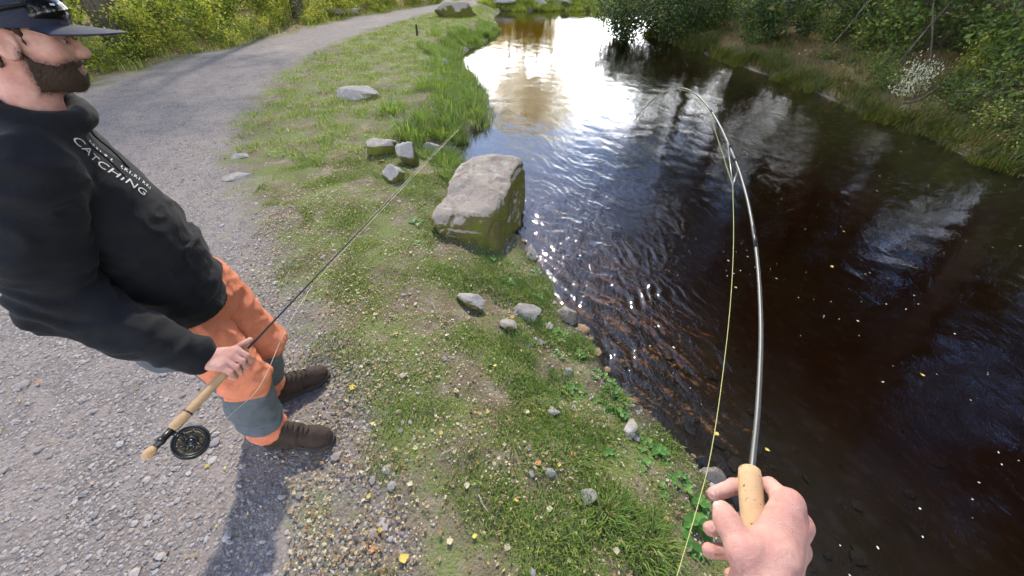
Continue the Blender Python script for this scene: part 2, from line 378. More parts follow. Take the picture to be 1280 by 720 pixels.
CAPM = plain('navy_cotton', (.022, .026, .045), .8, .2, 300, .3); BLACK = plain('black_patch', (.006, .006, .007), .6, .2, 200)
LENS = plain('dark_lens', (.004, .004, .005), .08, 0, 5, spec=.6)
t = MT('cork'); P = t.obj(); a = t.noise(P, 120, 4, .7); v = t.n('TexVoronoi', Vector=P, Scale=140.)
ck = t.mix(a, (.42, .26, .13), (.58, .39, .22)); ck = t.mix(t.mr(t.noise(P, 210, 2), .66, .72), ck, (.16, .08, .04))
CORK = t.pbr(ck, .75, t.bump(a, .4, .002), .25)
BLANK = plain('silver_rod', (.11, .11, .105), .42, .1, 60, spec=.45, metal=.5); BLANKD = plain('dark_rod', (.022, .02, .02), .35, .1, 60, spec=.5)
STEEL = plain('guide_wire', (.35, .36, .38), .3, .1, 60, metal=.9); REELM = plain('black_reel', (.012, .012, .013), .35, .2, 80, spec=.5); GOLD = plain('backing_line', (.16, .12, .06), .7, .2, 200)
LINE = plain('lime_fly_line', (.36, .37, .12), .5, .06, 60); LINEP = plain('pale_fly_line', (.55, .48, .32), .5, .06, 60)

# ------------------------------------------------------------------ terrain and water
ZW = -.35
WPOLY = np.array([(2.6, -14), (2.2, -4), (1.6, -1), (1.25, .3), (.99, .98), (.78, 1.37), (.63, 1.61), (.48, 2.12), (.32, 2.4), (.08, 3.07), (-.2, 4.3), (-.85, 5.5), (-.75, 6.3), (-.5, 7.19), (-.87, 9.42), (-1.62, 13.15), (-.9, 16), (-.62, 18.1), (-.9, 23), (-.7, 26.2), (3, 26.4), (12, 27), (30, 28), (30, 21), (14, 20.5), (7, 20), (5, 17.5), (5.6, 14.5), (5.9, 12.9), (6.2, 11), (6.4, 9.1), (6.45, 7.7), (6.6, 6.5), (6.5, 5.7), (6.6, 4.9), (6.8, 2), (7.2, -2), (7.5, -14)])
RPOLY = np.array([(-.2, -14), (-.4, -2), (-.52, .47), (-.51, .57), (-.61, .82), (-.89, 1.24), (-1.19, 1.71), (-1.75, 2.27), (-2.0, 2.8), (-2.74, 3.69), (-3.5, 4.77), (-3.96, 6.02), (-4.52, 7.89), (-4.84, 10.05), (-4.9, 14.3), (-3.99, 19.9), (-3.0, 22.6), (-1, 26.9), (3, 27.6), (30, 29.2), (30, 32), (0, 30.5), (-2, 29), (-3.73, 26.2), (-5.08, 21.9), (-6.5, 18.5), (-7.33, 12.4), (-7.77, 9.9), (-7.77, 7.8), (-7.6, 0), (-7, -14)])

def psd(poly, x, y):
    """signed distance to a polygon, negative inside"""
    x = np.asarray(x, float); y = np.asarray(y, float); d = np.full(x.shape, 1e9); ins = np.zeros(x.shape, bool)
    for (ax, ay), (bx, by) in zip(poly, np.roll(poly, -1, 0)):
        ex, ey = bx - ax, by - ay
        tt = np.clip(((x - ax) * ex + (y - ay) * ey) / (ex * ex + ey * ey), 0, 1)
        d = np.minimum(d, (x - ax - tt * ex) ** 2 + (y - ay - tt * ey) ** 2)
        c = (ay > y) != (by > y)
        ins ^= c & (x < ex * (y - ay) / (ey if ey else 1e-9) + ax)
    return np.where(ins, -1, 1) * np.sqrt(d)

def wsd_(x, y):
    x = np.asarray(x, float); y = np.asarray(y, float)
    return psd(WPOLY, x, y) + .16 * pn(xyz(x * 1.7, y * 1.7, 3.3)) + .07 * pn(xyz(x * 5, y * 5, 1.3))
def left_edge(y): return np.interp(y, [-14, 0, 7.8, 9.9, 12.4, 18.5, 21.9, 26.2, 29, 30.5], [-7, -7.6, -7.77, -7.77, -7.33, -6.5, -5.08, -3.73, -2, 0])

def ground(x, y):
    """height, water distance, road distance, wood-floor share"""
    x = np.asarray(x, float); y = np.asarray(y, float)
    wd = wsd_(x, y); rd = psd(RPOLY, x, y)
    right = sstep(3.5, 5.5, x) * sstep(-2, 0, wd) * (y < 24)
    land = ZW + .07 * sstep(-.06, .05, wd) + .28 * sstep(.0, .95, wd) + right * (.22 * sstep(.3, 3, wd) + .07 * np.maximum(wd - 1, 0))
    lf = sstep(-.3, 1.2, left_edge(y) - x) * (y < 31)
    far = sstep(30.5, 34, y)
    land = land + lf * .22 * sstep(0, 3, left_edge(y) - x) + far * .4
    nz = fbm(xyz(x * .9, y * .9, .5), 3) * .05 + pn(xyz(x * 4, y * 4, 7.5)) * .022 + pn(xyz(x * 11, y * 11, 2.5)) * .008
    nz = nz * np.where(rd < 0, .35 + .65 * np.exp(rd * 3), 1) * sstep(-.02, .35, wd) * (1 + lf + right)
    bed = ZW - .035 - .12 * sstep(0, .45, -wd) - .65 * sstep(.2, 2.8, -wd) + .05 * fbm(xyz(x * 2, y * 2, 9.), 3) * sstep(.1, .6, -wd)
    h = np.where(wd > -.06, np.maximum(land + nz, ZW - .03), bed)
    h = np.where(wd <= -.06, np.minimum(h, ZW - .03), h)
    return h, wd, rd, np.clip(np.maximum(np.maximum(lf, far), right), 0, 1)
def gz(x, y): return float(ground(np.array([x]), np.array([y]))[0][0])

def warp(n, lo, hi, c, tight):
    s = np.linspace(-1, 1, n); e = np.sinh(s * tight) / math.sinh(tight)
    return np.where(e < 0, c + e * (c - lo), c + e * (hi - c))
gx = warp(520, -260, 260, -.2, 6.6); gy = warp(520, -140, 380, 2.4, 6.2)
X, Y = np.meshgrid(gx, gy, indexing='ij'); Hh, Wd, Rd, Sd = ground(X, Y)
n0, n1_ = X.shape; ID = np.arange(n0 * n1_).reshape(n0, n1_)
Q = np.stack([ID[:-1, :-1], ID[1:, :-1], ID[1:, 1:], ID[:-1, 1:]], -1).reshape(-1, 4)
V = xyz(X, Y, Hh).reshape(-1, 3); wv, rv, sv = Wd.ravel(), Rd.ravel(), Sd.ravel()
cw = wv[Q].mean(1); crd = rv[Q].mean(1) + .5 * pn(xyz(V[Q[:, 0], 0] * 1.1, V[Q[:, 0], 1] * 1.1, 4.))
cls = np.where(cw < -.04, 2, np.where(crd < 0, 1, 0))
for k, nm in enumerate(('ground', 'gravel_road', 'stream_bed')):
    q = Q[cls == k]; u, inv = np.unique(q, return_inverse=True)
    tag(obj(nm, mesh(nm, V[u], inv.reshape(-1, 4), True, {'wsd': wv[u], 'rsd': rv[u], 'side': sv[u]}), EARTH), kind='structure')

# water body
wx = warp(420, -8, 42, 1.6, 3.6); wy = warp(420, -14, 31, 3.2, 3.2)
X, Y = np.meshgrid(wx, wy, indexing='ij')
cx_, sx_ = math.cos(-.67), math.sin(-.67)
def ripple(x, y):
    rif = (.7 + .9 * np.clip(pn(xyz(x * .9, y * .9, 13.)) + .25, 0, 1)) * np.exp(-(((x - .75) / .8) ** 2 + ((y - 2.5) / 1.5) ** 2)) + .6 * np.exp(-(((x - 4.4) / .9) ** 2 + ((y - 6.4) / 1.2) ** 2)) + .55 * np.exp(-(((x - .5) / 1.1) ** 2 + ((y - 4.4) / 1.8) ** 2))
    u = x * .78 + y * .62; v = x * .62 - y * .78
    wob = pn(xyz(x * 1.6, y * 1.6, 2.)) * .42 + pn(xyz(x * 5, y * 5, 8.)) * .09
    amp = .45 + .8 * np.clip(pn(xyz(u * 4, v * 1.3, 5.)) + .3, 0, 1)
    a = np.sin((u + wob + .03 * pn(xyz(x * 9, y * 9, 3.))) * 2 * math.pi / (.115 + .0 * x)) * .0055 * rif * amp
    a = a + pn(xyz(u * 7 + 3 * wob, v * 2.2, 1.)) * .012 * np.minimum(rif, 1)
    b = pn(xyz(x * 3.2, y * 3.2, 4.)) * .005 + pn(xyz(u * 6, v * 3, 6.)) * .0032
    return a + b, np.clip(.22 + .9 * rif, 0, 1)
hh, calm = ripple(X, Y)
n0, n1_ = X.shape; ID = np.arange(n0 * n1_).reshape(n0, n1_)
V = xyz(X, Y, ZW + hh).reshape(-1, 3)
Q = np.stack([ID[:-1, :-1], ID[1:, :-1], ID[1:, 1:], ID[:-1, 1:]], -1).reshape(-1, 4)
rim = np.concatenate([ID[:, 0], ID[-1, 1:], ID[-2::-1, -1], ID[0, -2:0:-1]]); nb = len(V)
Vb = V[rim].copy(); Vb[:, 2] = -2.2; j = np.arange(len(rim)); j2 = (j + 1) % len(rim)
sides = np.stack([rim[j2], rim[j], nb + j, nb + j2], -1)
bot = (nb + j)[::-1][None]
tag(obj('water', mesh('water', np.concatenate([V, Vb]), [Q, sides, bot], True, {'calm': np.concatenate([calm.ravel(), np.zeros(len(rim))])}), WATER), kind='structure')

# small pale flecks lying flat on the water
g = np.random.default_rng(91); x = g.uniform(-.5, 6.4, 1500); y = g.uniform(.3, 9, 1500); wd = wsd_(x, y)
k = (wd < -.1) & (pn(xyz(x * .9, y * .9, 40.)) + g.normal(0, .12, 1500) > .0); x, y = x[k], y[k]; n = len(x); an = np.arange(6) * math.pi / 3
ra = np.minimum(g.lognormal(math.log(.0026), .5, n), .006); el = g.uniform(1, 2.6, n); th = g.normal(-.7, .8, n)
px_ = ra[:, None] * el[:, None] * np.cos(an) * g.uniform(.7, 1.2, (n, 6)); py_ = ra[:, None] * np.sin(an) * g.uniform(.7, 1.2, (n, 6))
V = np.stack([x[:, None] + px_ * np.cos(th)[:, None] - py_ * np.sin(th)[:, None], y[:, None] + px_ * np.sin(th)[:, None] + py_ * np.cos(th)[:, None], np.repeat((ZW + ripple(x, y)[0] + .003)[:, None], 6, 1)], -1).reshape(-1, 3)
tag(obj('pale_flecks', mesh('pale_flecks', V, np.arange(6 * n).reshape(-1, 6), False), plain('speck', (.62, .6, .54), .6, .2, 80)), 'small pale flecks drifting on the dark water', 'speck', kind='stuff')

# ------------------------------------------------------------------ rocks
def ico(n):
    import bmesh
    bm = bmesh.new(); bmesh.ops.create_icosphere(bm, subdivisions=n, radius=1)
    V = np.array([v.co[:] for v in bm.verts]); F = np.array([[v.index for v in f.verts] for f in bm.faces]); bm.free(); return V, F
ICO4, ICO1 = ico(4), ico(1)
def rock_shape(dims, seed, cuts=17, rough=.13):
    g = np.random.default_rng(seed); V = ICO4[0].copy()
    for _ in range(cuts):
        n = g.normal(size=3); n /= np.linalg.norm(n); d = g.uniform(.5, .85); k = V @ n - d; V -= np.maximum(k, 0)[:, None] * n * .95
    V /= np.abs(V).max(0)
    V *= 1 + rough * fbm(V * 1.7 + seed * 3.1, 3)[:, None] + .4 * rough * fbm(V * 6 + seed, 3)[:, None]
    return V * np.array(dims) / 2
def rock(name, x, y, dims, rz, seed, m, label, sink=.35, tilt=0., group=None, z=None):
    V = rock_shape(dims, seed); c, s_ = math.cos(tilt), math.sin(tilt); V = V @ np.array([[c, 0, s_], [0, 1, 0], [-s_, 0, c]])
    o = obj(name, mesh(name, V, ICO4[1]), m); o.rotation_euler.z = rz
    o.location = (x, y, (gz(x, y) if z is None else z) + dims[2] * (.5 - sink)); return tag(o, label, 'rock', group)
rock('rock', -2.55, 7.2, (.75, .5, .3), .1, 3, ROCK, 'pale flat-topped rock half sunk in the sunny grass between road and stream', .4)
rock('rock', -1.58, 4.78, (.4, .26, .26), .5, 5, ROCK2, 'rounded grey rock with a yellow leaf at its foot, beside an upright slab', .35)
rock('rock', -1.2, 4.55, (.24, .26, .36), .2, 8, ROCK, 'upright pale slab leaning in the grass behind the big boulder', .3, .25)
rock('rock', -1.27, 4.05, (.32, .22, .22), -.6, 11, ROCK, 'small grey rock with dark cracks at the edge of the bare earth', .35)
rock('rock', -1.12, 5.5, (.36, .22, .2), .2, 13, ROCK2, 'low mossy rock at the water edge behind the big boulder', .4)
rock('rock', -.28, 2.06, (.25, .15, .15), -.45, 17, ROCK, 'clean whitish angular rock on the grass in front of the boulder', .3, .1)
rock('rock', .1, 2.12, (.24, .17, .17), -.4, 19, ROCK2, 'brownish flat rock in the bank grass beside the whitish angular rock', .4)
rock('rock', .43, 2.2, (.2, .2, .2), .4, 23, ROCKW, 'dark wet brown rock at the water line', .25, z=-.36)
rock('rock', -.02, 1.9, (.11, .13, .12), .9, 29, ROCK2, 'little pale rock with an orange leaf lying on it', .3)
rock('rock', .22, 1.24, (.085, .075, .05), .3, 31, ROCK, 'fist-sized round grey stone in the short bank grass', .35)
rock('rock', .66, 1.2, (.13, .1, .08), .6, 37, ROCK2, 'grey stone among clover leaves just above the water', .35)
rock('rock', .34, .77, (.12, .075, .05), .1, 41, ROCK, 'flat pale stone sunk in thick grass beside the long green tuft', .4)
rock('rock', 1.06, .98, (.17, .13, .12), .2, 43, ROCKW, 'wet grey stone in the shallows behind the hand', .35, z=-.36)
rock('rock', .17, 3.0, (.14, .22, .24), .2, 44, ROCK2, 'tall narrow stone standing in water at the boulder foot', .3, z=-.36)
rock('rock', -2.2, 19.6, (1.9, .9, .75), -.15, 47, ROCK2, 'long low boulder by the bend of the sunny road', .3)
rock('rock', -1.66, 10.5, (.36, .24, .24), .4, 53, ROCK, 'small pale rock in the long grass along the far bank edge', .3)
rock('rock', -.42, 26.7, (1.5, .6, .45), .1, 59, ROCK, 'broad flat rock on the far grassy bank below the road', .3)
rock('rock', 1.6, 26.8, (1.1, .6, .45), -.2, 61, ROCK2, 'rounded rock on the far grassy bank beside the broad flat one', .3)
rock('rock', 3.0, 26.9, (.9, .6, .4), .3, 67, ROCK, 'third rock of the far bank row, closest to the overhanging bush', .3)
rock('rock', -2.95, 4.05, (.34, .2, .08), .3, 71, ROCK, 'flat pale stone bedded level in the gravel road edge', .55)
rock('rock', -3.2, 4.6, (.26, .17, .07), .1, 73, ROCK, 'smaller pale stone bedded in the gravel behind the flat one', .55)
rock('rock', .35, 1.6, (.09, .07, .05), .7, 75, ROCK, 'small pale pebble-like stone on the earth slope above the ripples', .4)
rock('rock', -.62, 1.4, (.07, .06, .04), .2, 77, ROCK, 'small rounded stone in the grass ahead of the brown boots', .4)

# the big block boulder: eight corners, rounded, weathered
c8 = {(0, 0, 0): (-.66, 2.92, -.4), (1, 0, 0): (-.03, 2.88, -.5), (0, 1, 0): (-.66, 4.1, -.4), (1, 1, 0): (.2, 4.3, -.6),
      (0, 0, 1): (-.74, 3.02, .13), (1, 0, 1): (-.16, 3.06, .13), (0, 1, 1): (-.5, 4.18, .22), (1, 1, 1): (.13, 4.14, .26)}
N = 72; g = np.linspace(-1, 1, N); Vs, Fs, base = [], [], 0
for ax in range(3):
    for sg in (-1, 1):
        a, b = np.meshgrid(g, g, indexing='ij'); q = np.zeros((N, N, 3)); q[..., ax] = sg; q[..., (ax + 1) % 3] = a; q[..., (ax + 2) % 3] = b
        i = np.arange(N * N).reshape(N, N) + base; f = np.stack([i[:-1, :-1], i[1:, :-1], i[1:, 1:], i[:-1, 1:]], -1).reshape(-1, 4)
        Fs.append(f if sg > 0 else f[:, ::-1]); Vs.append(q.reshape(-1, 3)); base += N * N
q = np.concatenate(Vs); F = np.concatenate(Fs)
_, ui, inv = np.unique(np.round(q, 5), axis=0, return_index=True, return_inverse=True); q = q[ui]; F = inv.reshape(-1)[F]
q = q / ((np.abs(q) ** 7).sum(1) ** (1 / 7))[:, None]; h_ = (q + 1) / 2; V = np.zeros_like(q)
for (i, j, k), co in c8.items():
    wgt = (h_[:, 0] if i else 1 - h_[:, 0]) * (h_[:, 1] if j else 1 - h_[:, 1]) * (h_[:, 2] if k else 1 - h_[:, 2]); V += wgt[:, None] * np.array(co)
nn = vnormals(V, F); top = sstep(.3, .8, nn[:, 2])
V += nn * (.065 * fbm(V * 2.0 + 5, 2) + .014 * fbm(V * 8, 4) + .006 * fbm(V * 30, 3) - .018 * np.exp(-(pn(V * 1.9 + 7) / .03) ** 2) - .03 * top * sstep(.18, .3, np.abs(pn(V * 3.1 + 2))) + .03 * pn(np.floor(V * 4) * .7 + .3) * (1 - top))[:, None]
o = obj('boulder', mesh('boulder', V - np.array((-.25, 3.5, 0)), F), BOULDER); o.location = (-.25, 3.5, 0)
tag(o, 'big blocky granite boulder with moss-covered sides standing half in the water', 'boulder')

# gravel stones, leaf flecks
def scatter(n, x0, x1, y0, y1, g, keep):
    x = g.uniform(x0, x1, n); y = g.uniform(y0, y1, n); h, wd, rd, sd_ = ground(x, y); k = keep(x, y, h, wd, rd, sd_, g.uniform(size=n)); return x[k], y[k], h[k]
def pebbles(name, x, y, z, size, g, m):
    n = len(x); B, F = ICO1; nv = len(B)
    S = (size[:, None] * g.uniform(.6, 1.25, (n, 3))) * np.array([1, 1, .62]); R = g.uniform(0, 6.28, n)
    J = B[None] * (1 + g.uniform(-.28, .28, (n, nv, 1))) * S[:, None]
    Vx = J[..., 0] * np.cos(R)[:, None] - J[..., 1] * np.sin(R)[:, None]; Vy = J[..., 0] * np.sin(R)[:, None] + J[..., 1] * np.cos(R)[:, None]
    V = np.stack([Vx + x[:, None], Vy + y[:, None], J[..., 2] + z[:, None] + .2 * size[:, None]], -1).reshape(-1, 3)
    FF = (F[None] + (np.arange(n) * nv)[:, None, None]).reshape(-1, 3)
    return obj(name, mesh(name, V, FF, False, {'tone': np.repeat(g.uniform(size=n), nv)}), m)
g = np.random.default_rng(21)
wob = lambda x, y: .75 * pn(xyz(x * 1.1, y * 1.1, 4.)) + .35 * pn(xyz(x * 4, y * 4, 11.))
x, y, z = scatter(95000, -4.6, .2, .15, 5.2, g, lambda x, y, h, wd, rd, s, u: u < np.clip(.12 - (rd + wob(x, y)) * 1.6, 0, 1) * np.clip(1.6 / np.hypot(x, y) ** 1.0, 0, 1) * (.55 + .9 * np.clip(pn(xyz(x * 1.6, y * 1.6, 20.)) + .25, 0, 1)))
tag(pebbles('gravel', x, y, z, g.lognormal(math.log(.0052), .45, len(x)), g, PEB), 'loose grey gravel stones on the road', 'gravel', kind='stuff')
x, y, z = scatter(26000, -2.2, 1.4, .2, 6, g, lambda x, y, h, wd, rd, s, u: (wd > -.02) & (rd > -.15) & (u < .03 + .45 * np.exp(-(wd / .28) ** 2) + .3 * np.exp(-np.maximum(rd, 0) / .25)) & (pn(xyz(x * 2.6, y * 2.6, 31.)) > -.05))
tag(pebbles('bank_pebbles', x, y, z, g.lognormal(math.log(.008), .5, len(x)), g, PEB), 'small pale pebbles along the grassy bank', 'gravel', kind='stuff')

BEDST = rockmat('bed_stone', (.2, .125, .06), (.42, .28, .15), 0, False, .1)
x, y, z = scatter(9000, -.8, 3.2, .1, 6, g, lambda x, y, h, wd, rd, s, u: (wd < -.03) & (u < .5 * np.exp(wd / .55)))
tag(pebbles('bed_stones', x, y, z, np.minimum(g.lognormal(math.log(.018), .5, len(x)), .055), g, BEDST), 'brown stones on the stream bed under the shallow water', 'stones', kind='stuff')
def leaves(C, size, g, tone=None, flatness=0., aspect=.62, N_=None):
    """one folded diamond-like leaf per centre"""
    n = len(C); d = g.normal(size=(n, 3)); d[:, 2] *= (1 - flatness); d /= np.linalg.norm(d, axis=1)[:, None]
    u = g.normal(size=(n, 3)); u[:, 2] *= (1 - flatness); u -= d * (u * d).sum(1)[:, None]; u /= np.linalg.norm(u, axis=1)[:, None] + 1e-9
    w_ = np.cross(d, u); s = np.broadcast_to(size, (n,))[:, None]
    a = C - d * s * .5; b = C + d * s * .5; l = C + u * s * aspect * .5 + w_ * s * .1 - d * s * .08; r_ = C - u * s * aspect * .5 + w_ * s * .1 - d * s * .08
    V = np.stack([a, r_, b, l], 1).reshape(-1, 3); F = np.arange(n * 4).reshape(-1, 4)
    tn = g.uniform(size=n) if tone is None else tone
    return V, F, np.repeat(tn, 4)
x, y, z = scatter(70000, -5, 1.3, .2, 12, g, lambda x, y, h, wd, rd, s, u: (wd > .03) & (u < .75 / (1 + .25 * y) * np.clip(np.exp(-np.abs(rd - .35) / .8) + .12, 0, 1)) & (pn(xyz(x * 2.2, y * 2.2, 51.)) > -.12))
V, F, A = leaves(np.stack([x, y, z + .006 + .006 * g.uniform(size=len(x))], -1), np.minimum(g.lognormal(math.log(.0115), .4, len(x)), .03), g, g.uniform(size=len(x)) ** 1.1, .8, .7)
tag(obj('leaf_litter', mesh('leaf_litter', V, F, False, {'tone': A}), LITTER), 'small dry leaf flecks strewn over the bank', 'leaf litter', kind='stuff')
x, y, z = scatter(90000, -2.2, 1.2, .2, 4.6, g, lambda x, y, h, wd, rd, s, u: (wd > .05) & (rd > -.35) & (u < (.22 + .7 * np.exp(-np.maximum(rd, 0) / .5)) * np.clip(.55 + 1.6 * pn(xyz(x * 3.1, y * 3.1, 57.)), .05, 1)))
V, F, A = leaves(np.stack([x, y, z + .008 + .014 * g.uniform(size=len(x))], -1), np.minimum(g.lognormal(math.log(.0105), .42, len(x)), .026), g, g.uniform(.03, .86, len(x)), .82, .75)
tag(obj('leaf_litter', mesh('leaf_litter', V, F, False, {'tone': A}), LITTER), 'pale dry leaf bits between the road gravel and the grass', 'leaf litter', kind='stuff')
x, y, z = scatter(60000, -16, 14, 2, 27, g, lambda x, y, h, wd, rd, s, u: (s > .35) & (wd > .1) & (u < .5))
V, F, A = leaves(np.stack([x, y, z + .012], -1), g.uniform(.03, .07, len(x)), g, g.uniform(size=len(x)), .8, .7)
tag(obj('leaf_litter', mesh('leaf_litter', V, F, False, {'tone': A}), LITTER), 'brown fallen leaves covering the wood floor', 'leaf litter', kind='stuff')

# ------------------------------------------------------------------ grass
def blades(name, x, y, z, hgt, wid, g, m, lean=.5, tone=None, az=None):
    n = len(x); a = g.uniform(0, 6.283, n) if az is None else az; L = hgt * g.uniform(.2, 1, n) * lean
    dx, dy = np.cos(a), np.sin(a); p = np.stack([x, y, z - .006], -1); u = np.stack([-dy, dx, np.zeros(n)], -1) * wid[:, None] / 2
    mid = p + np.stack([dx * L * .35, dy * L * .35, hgt * .6], -1); tip = p + np.stack([dx * L, dy * L, hgt * np.clip(1 - .35 * lean * g.uniform(size=n), .25, 1)], -1)
    V = np.stack([p - u, p + u, mid + u * .75, mid - u * .75, tip], 1).reshape(-1, 3); b = (np.arange(n) * 5)[:, None]
    tn = g.uniform(size=n) if tone is None else tone
    return obj(name, mesh(name, V, [b + np.array([[0, 1, 2, 3]]), b + np.array([[3, 2, 4]])], True, {'tone': np.repeat(tn, 5)}), m)
def patch(x, y, f=2.3, o=61.): return fbm(xyz(x * f, y * f, o), 3)
g = np.random.default_rng(5)
kp = lambda x, y, h, wd, rd, s, u: (wd > .02) & (rd + .9 * wob(x, y) > .02) & (u < np.clip(.64 + 1.9 * patch(x, y), .07, 1) * np.clip(.35 + rd / .7, 0, 1)) & (s < .6)
x, y, z = scatter(300000, -2.6, 1.4, .15, 4.6, g, kp)
pt = patch(x, y); hg = (.014 + .04 * np.clip(pt + .1, 0, 1)) * g.uniform(.5, 1.5, len(x))
tag(blades('grass', x, y, z, hg, g.uniform(.0025, .0055, len(x)), g, GRASS, 1.3, np.clip(.47 - .5 * pt + g.normal(0, .25, len(x)), 0, 1)), 'short trodden grass on the near bank', 'grass', kind='stuff')
x, y, z = scatter(170000, -7, 0, 4.6, 28, g, kp)
pt = patch(x, y); hg = (.035 + .06 * np.clip(pt + .2, 0, 1)) * g.uniform(.6, 1.5, len(x))
tag(blades('grass', x, y, z, hg, g.uniform(.006, .012, len(x)), g, GRASS, 1.2, np.clip(.5 - .4 * pt + g.normal(0, .2, len(x)), 0, 1)), 'short sunny grass on the far strip between road and stream', 'grass', kind='stuff')

def tufts(spots, name, m, label, wid=(.003, .006)):
    xs, ys, hs, as_ = [], [], [], []
    for (cx, cy2, rad, n, h) in spots:
        rr = rad * np.sqrt(g.uniform(size=n)); th = g.uniform(0, 6.283, n); xs.append(cx + rr * np.cos(th)); ys.append(cy2 + rr * np.sin(th)); hs.append(h * g.uniform(.45, 1.15, n) * (1 - .3 * rr / rad)); as_.append(th + g.normal(0, .7, n))
    x, y, hg, a = map(np.concatenate, (xs, ys, hs, as_)); z = np.maximum(ground(x, y)[0], ZW - .01)
    return tag(blades(name, x, y, z, hg, g.uniform(*wid, len(x)), g, m, 1.0, np.clip(g.normal(.5, .22, len(x)), 0, 1), a), label, 'grass', kind='stuff')
sp = [(.42, .72, .15, 700, .085), (.58, .62, .14, 700, .1), (.05, 1.75, .13, 400, .08), (.16, 1.95, .16, 500, .09), (.02, 2.35, .2, 700, .09), (-.1, 2.62, .22, 600, .08), (.2, 2.5, .14, 500, .09), (.12, 1.35, .14, 600, .07), (.32, 1.5, .12, 450, .07), (.0, 1.0, .2, 400, .05), (.2, .95, .17, 400, .055), (.12, .62, .16, 400, .06), (.62, 1.42, .09, 300, .09), (.48, 1.85, .1, 300, .08), (.02, 1.5, .18, 700, .06), (.3, 1.05, .2, 900, .06)]
tufts(sp, 'grass_tufts', LONGG, 'longer green grass tufts along the near water edge')
sp = []
for k in range(150):
    yy = g.uniform(4.3, 19); e = np.interp(yy, WPOLY[9:18, 1], WPOLY[9:18, 0]); o_ = abs(g.normal(0, .42)) - .12
    if yy < 5.4 and o_ > .5: continue
    sp.append((e - o_ - .1, yy, g.uniform(.15, .3), 190, g.uniform(.16, .34)))
tufts(sp, 'grass_tufts', LONGG, 'long fresh green grass overhanging the left bank behind the boulder', (.006, .012))
sp = [(g.uniform(-1.6, 6), g.uniform(26.25, 27.6), .35, 150, .3) for _ in range(110)]
tufts(sp, 'grass_tufts', GRASS, 'sunlit yellow grass on the far bank', (.012, .02))
x, y, z = scatter(90000, -13, -3, 3, 27, g, lambda x, y, h, wd, rd, s, u: (left_edge(y) - x > .15) & (u < .5 * np.exp(-(left_edge(y) - x) / 1.6)) & (patch(x, y, 1.2) > -.12))
tag(blades('grass', x, y, z, g.uniform(.08, .28, len(x)), g.uniform(.008, .014, len(x)), g, GRASS, .9, np.clip(g.normal(.6, .25, len(x)), 0, 1)), 'tall yellowing grass along the far road edge', 'grass', kind='stuff')
sp = []
for k in range(110):
    yy = g.uniform(3, 17.5); e = np.interp(yy, WPOLY[25:36, 1][::-1], WPOLY[25:36, 0][::-1]); sp.append((e + g.uniform(-.12, .35), yy, g.uniform(.15, .32), 130, g.uniform(.14, .34)))
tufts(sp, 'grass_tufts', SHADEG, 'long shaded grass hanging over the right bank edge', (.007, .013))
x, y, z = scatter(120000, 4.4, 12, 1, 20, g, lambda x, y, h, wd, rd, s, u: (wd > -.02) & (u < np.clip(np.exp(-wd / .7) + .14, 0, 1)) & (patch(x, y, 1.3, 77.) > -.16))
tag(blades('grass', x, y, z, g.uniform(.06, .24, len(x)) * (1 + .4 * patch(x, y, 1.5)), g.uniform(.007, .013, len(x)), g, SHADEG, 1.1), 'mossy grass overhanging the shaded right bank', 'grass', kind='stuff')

# ------------------------------------------------------------------ trees and shrubs
def limb(Gm, p, d, L, r0, g, n=6, droop=0., r1=.25):
    P = [np.array(p, float)]; d = np.array(d, float); d /= np.linalg.norm(d)
    for k in range(n):
        d = d + g.normal(0, .12, 3) + np.array([0, 0, -droop]); d /= np.linalg.norm(d); P.append(P[-1] + d * L / n)
    Gm.tube(P, np.linspace(r0, r0 * r1, n + 1), 6); return np.array(P)
def tree_mesh(kind, seed, h, rad, r0, clear, n_leaf, size):
    g = np.random.default_rng(seed); T = Geo(); P = [np.zeros(3)]; d = np.array([g.normal(0, .04), g.normal(0, .04), 1])
    P[0][2] = -.4
    for k in range(10):
        d = d + g.normal(0, .03, 3); d /= np.linalg.norm(d); P.append(P[-1] + d * (h * .93 + .4) / 10)
    P = np.array(P); R = r0 * (1 - .85 * np.linspace(0, 1, 11) ** 1.1); R[0] *= 1.5; R[1] *= 1.05; T.tube(P, R, 9)
    C = []; nl = 16 if kind != 'spruce' else 46
    for k in range(nl):
        f = clear + (1 - clear) * (k + .5) / nl; base = np.array([np.interp(f, np.linspace(0, 1, 11), P[:, i]) for i in range(3)]); th = k * 2.4 + g.normal(0, .3)
        if kind == 'spruce':
            L = rad * (1 - f) ** .8 * 1.05 + .25; q = limb(T, base, (math.cos(th), math.sin(th), -.18), L, .03, g, 4, .03)
        else:
            L = rad * (.55 + .7 * math.sin(math.pi * min(1, (f - clear) / (1 - clear) * .85 + .12))); q = limb(T, base, (math.cos(th), math.sin(th), .35 + .6 * (f - clear)), L, r0 * .35 * (1.1 - f), g, 5, .02)
            for _ in range(2):
                s_ = q[g.integers(2, 5)]; limb(T, s_, q[-1] - q[0] + g.normal(0, .8, 3), L * .4, .02, g, 3)
        for s_ in np.linspace(.25 if kind == 'spruce' else .35, 1, 5):
            C.append([np.interp(s_, np.linspace(0, 1, len(q)), q[:, i]) for i in range(3)])
    C = np.array(C); n = n_leaf; i = g.integers(0, len(C), n); sp_ = (.22, .22, .1) if kind == 'spruce' else (rad * .2, rad * .2, rad * .16)
    cl = C[i] + g.normal(size=(n, 3)) * np.array(sp_)
    tn = np.clip(.5 + .25 * fbm(cl * .5, 2) * 2 + g.normal(0, .2, n), 0, 1)
    V, F, A = leaves(cl, g.uniform(.6, 1.3, n) * size, g, tn, .2, .7 if kind != 'spruce' else .3)
    return T.mesh('trunk'), mesh('crown', V, F, False, {'tone': A})
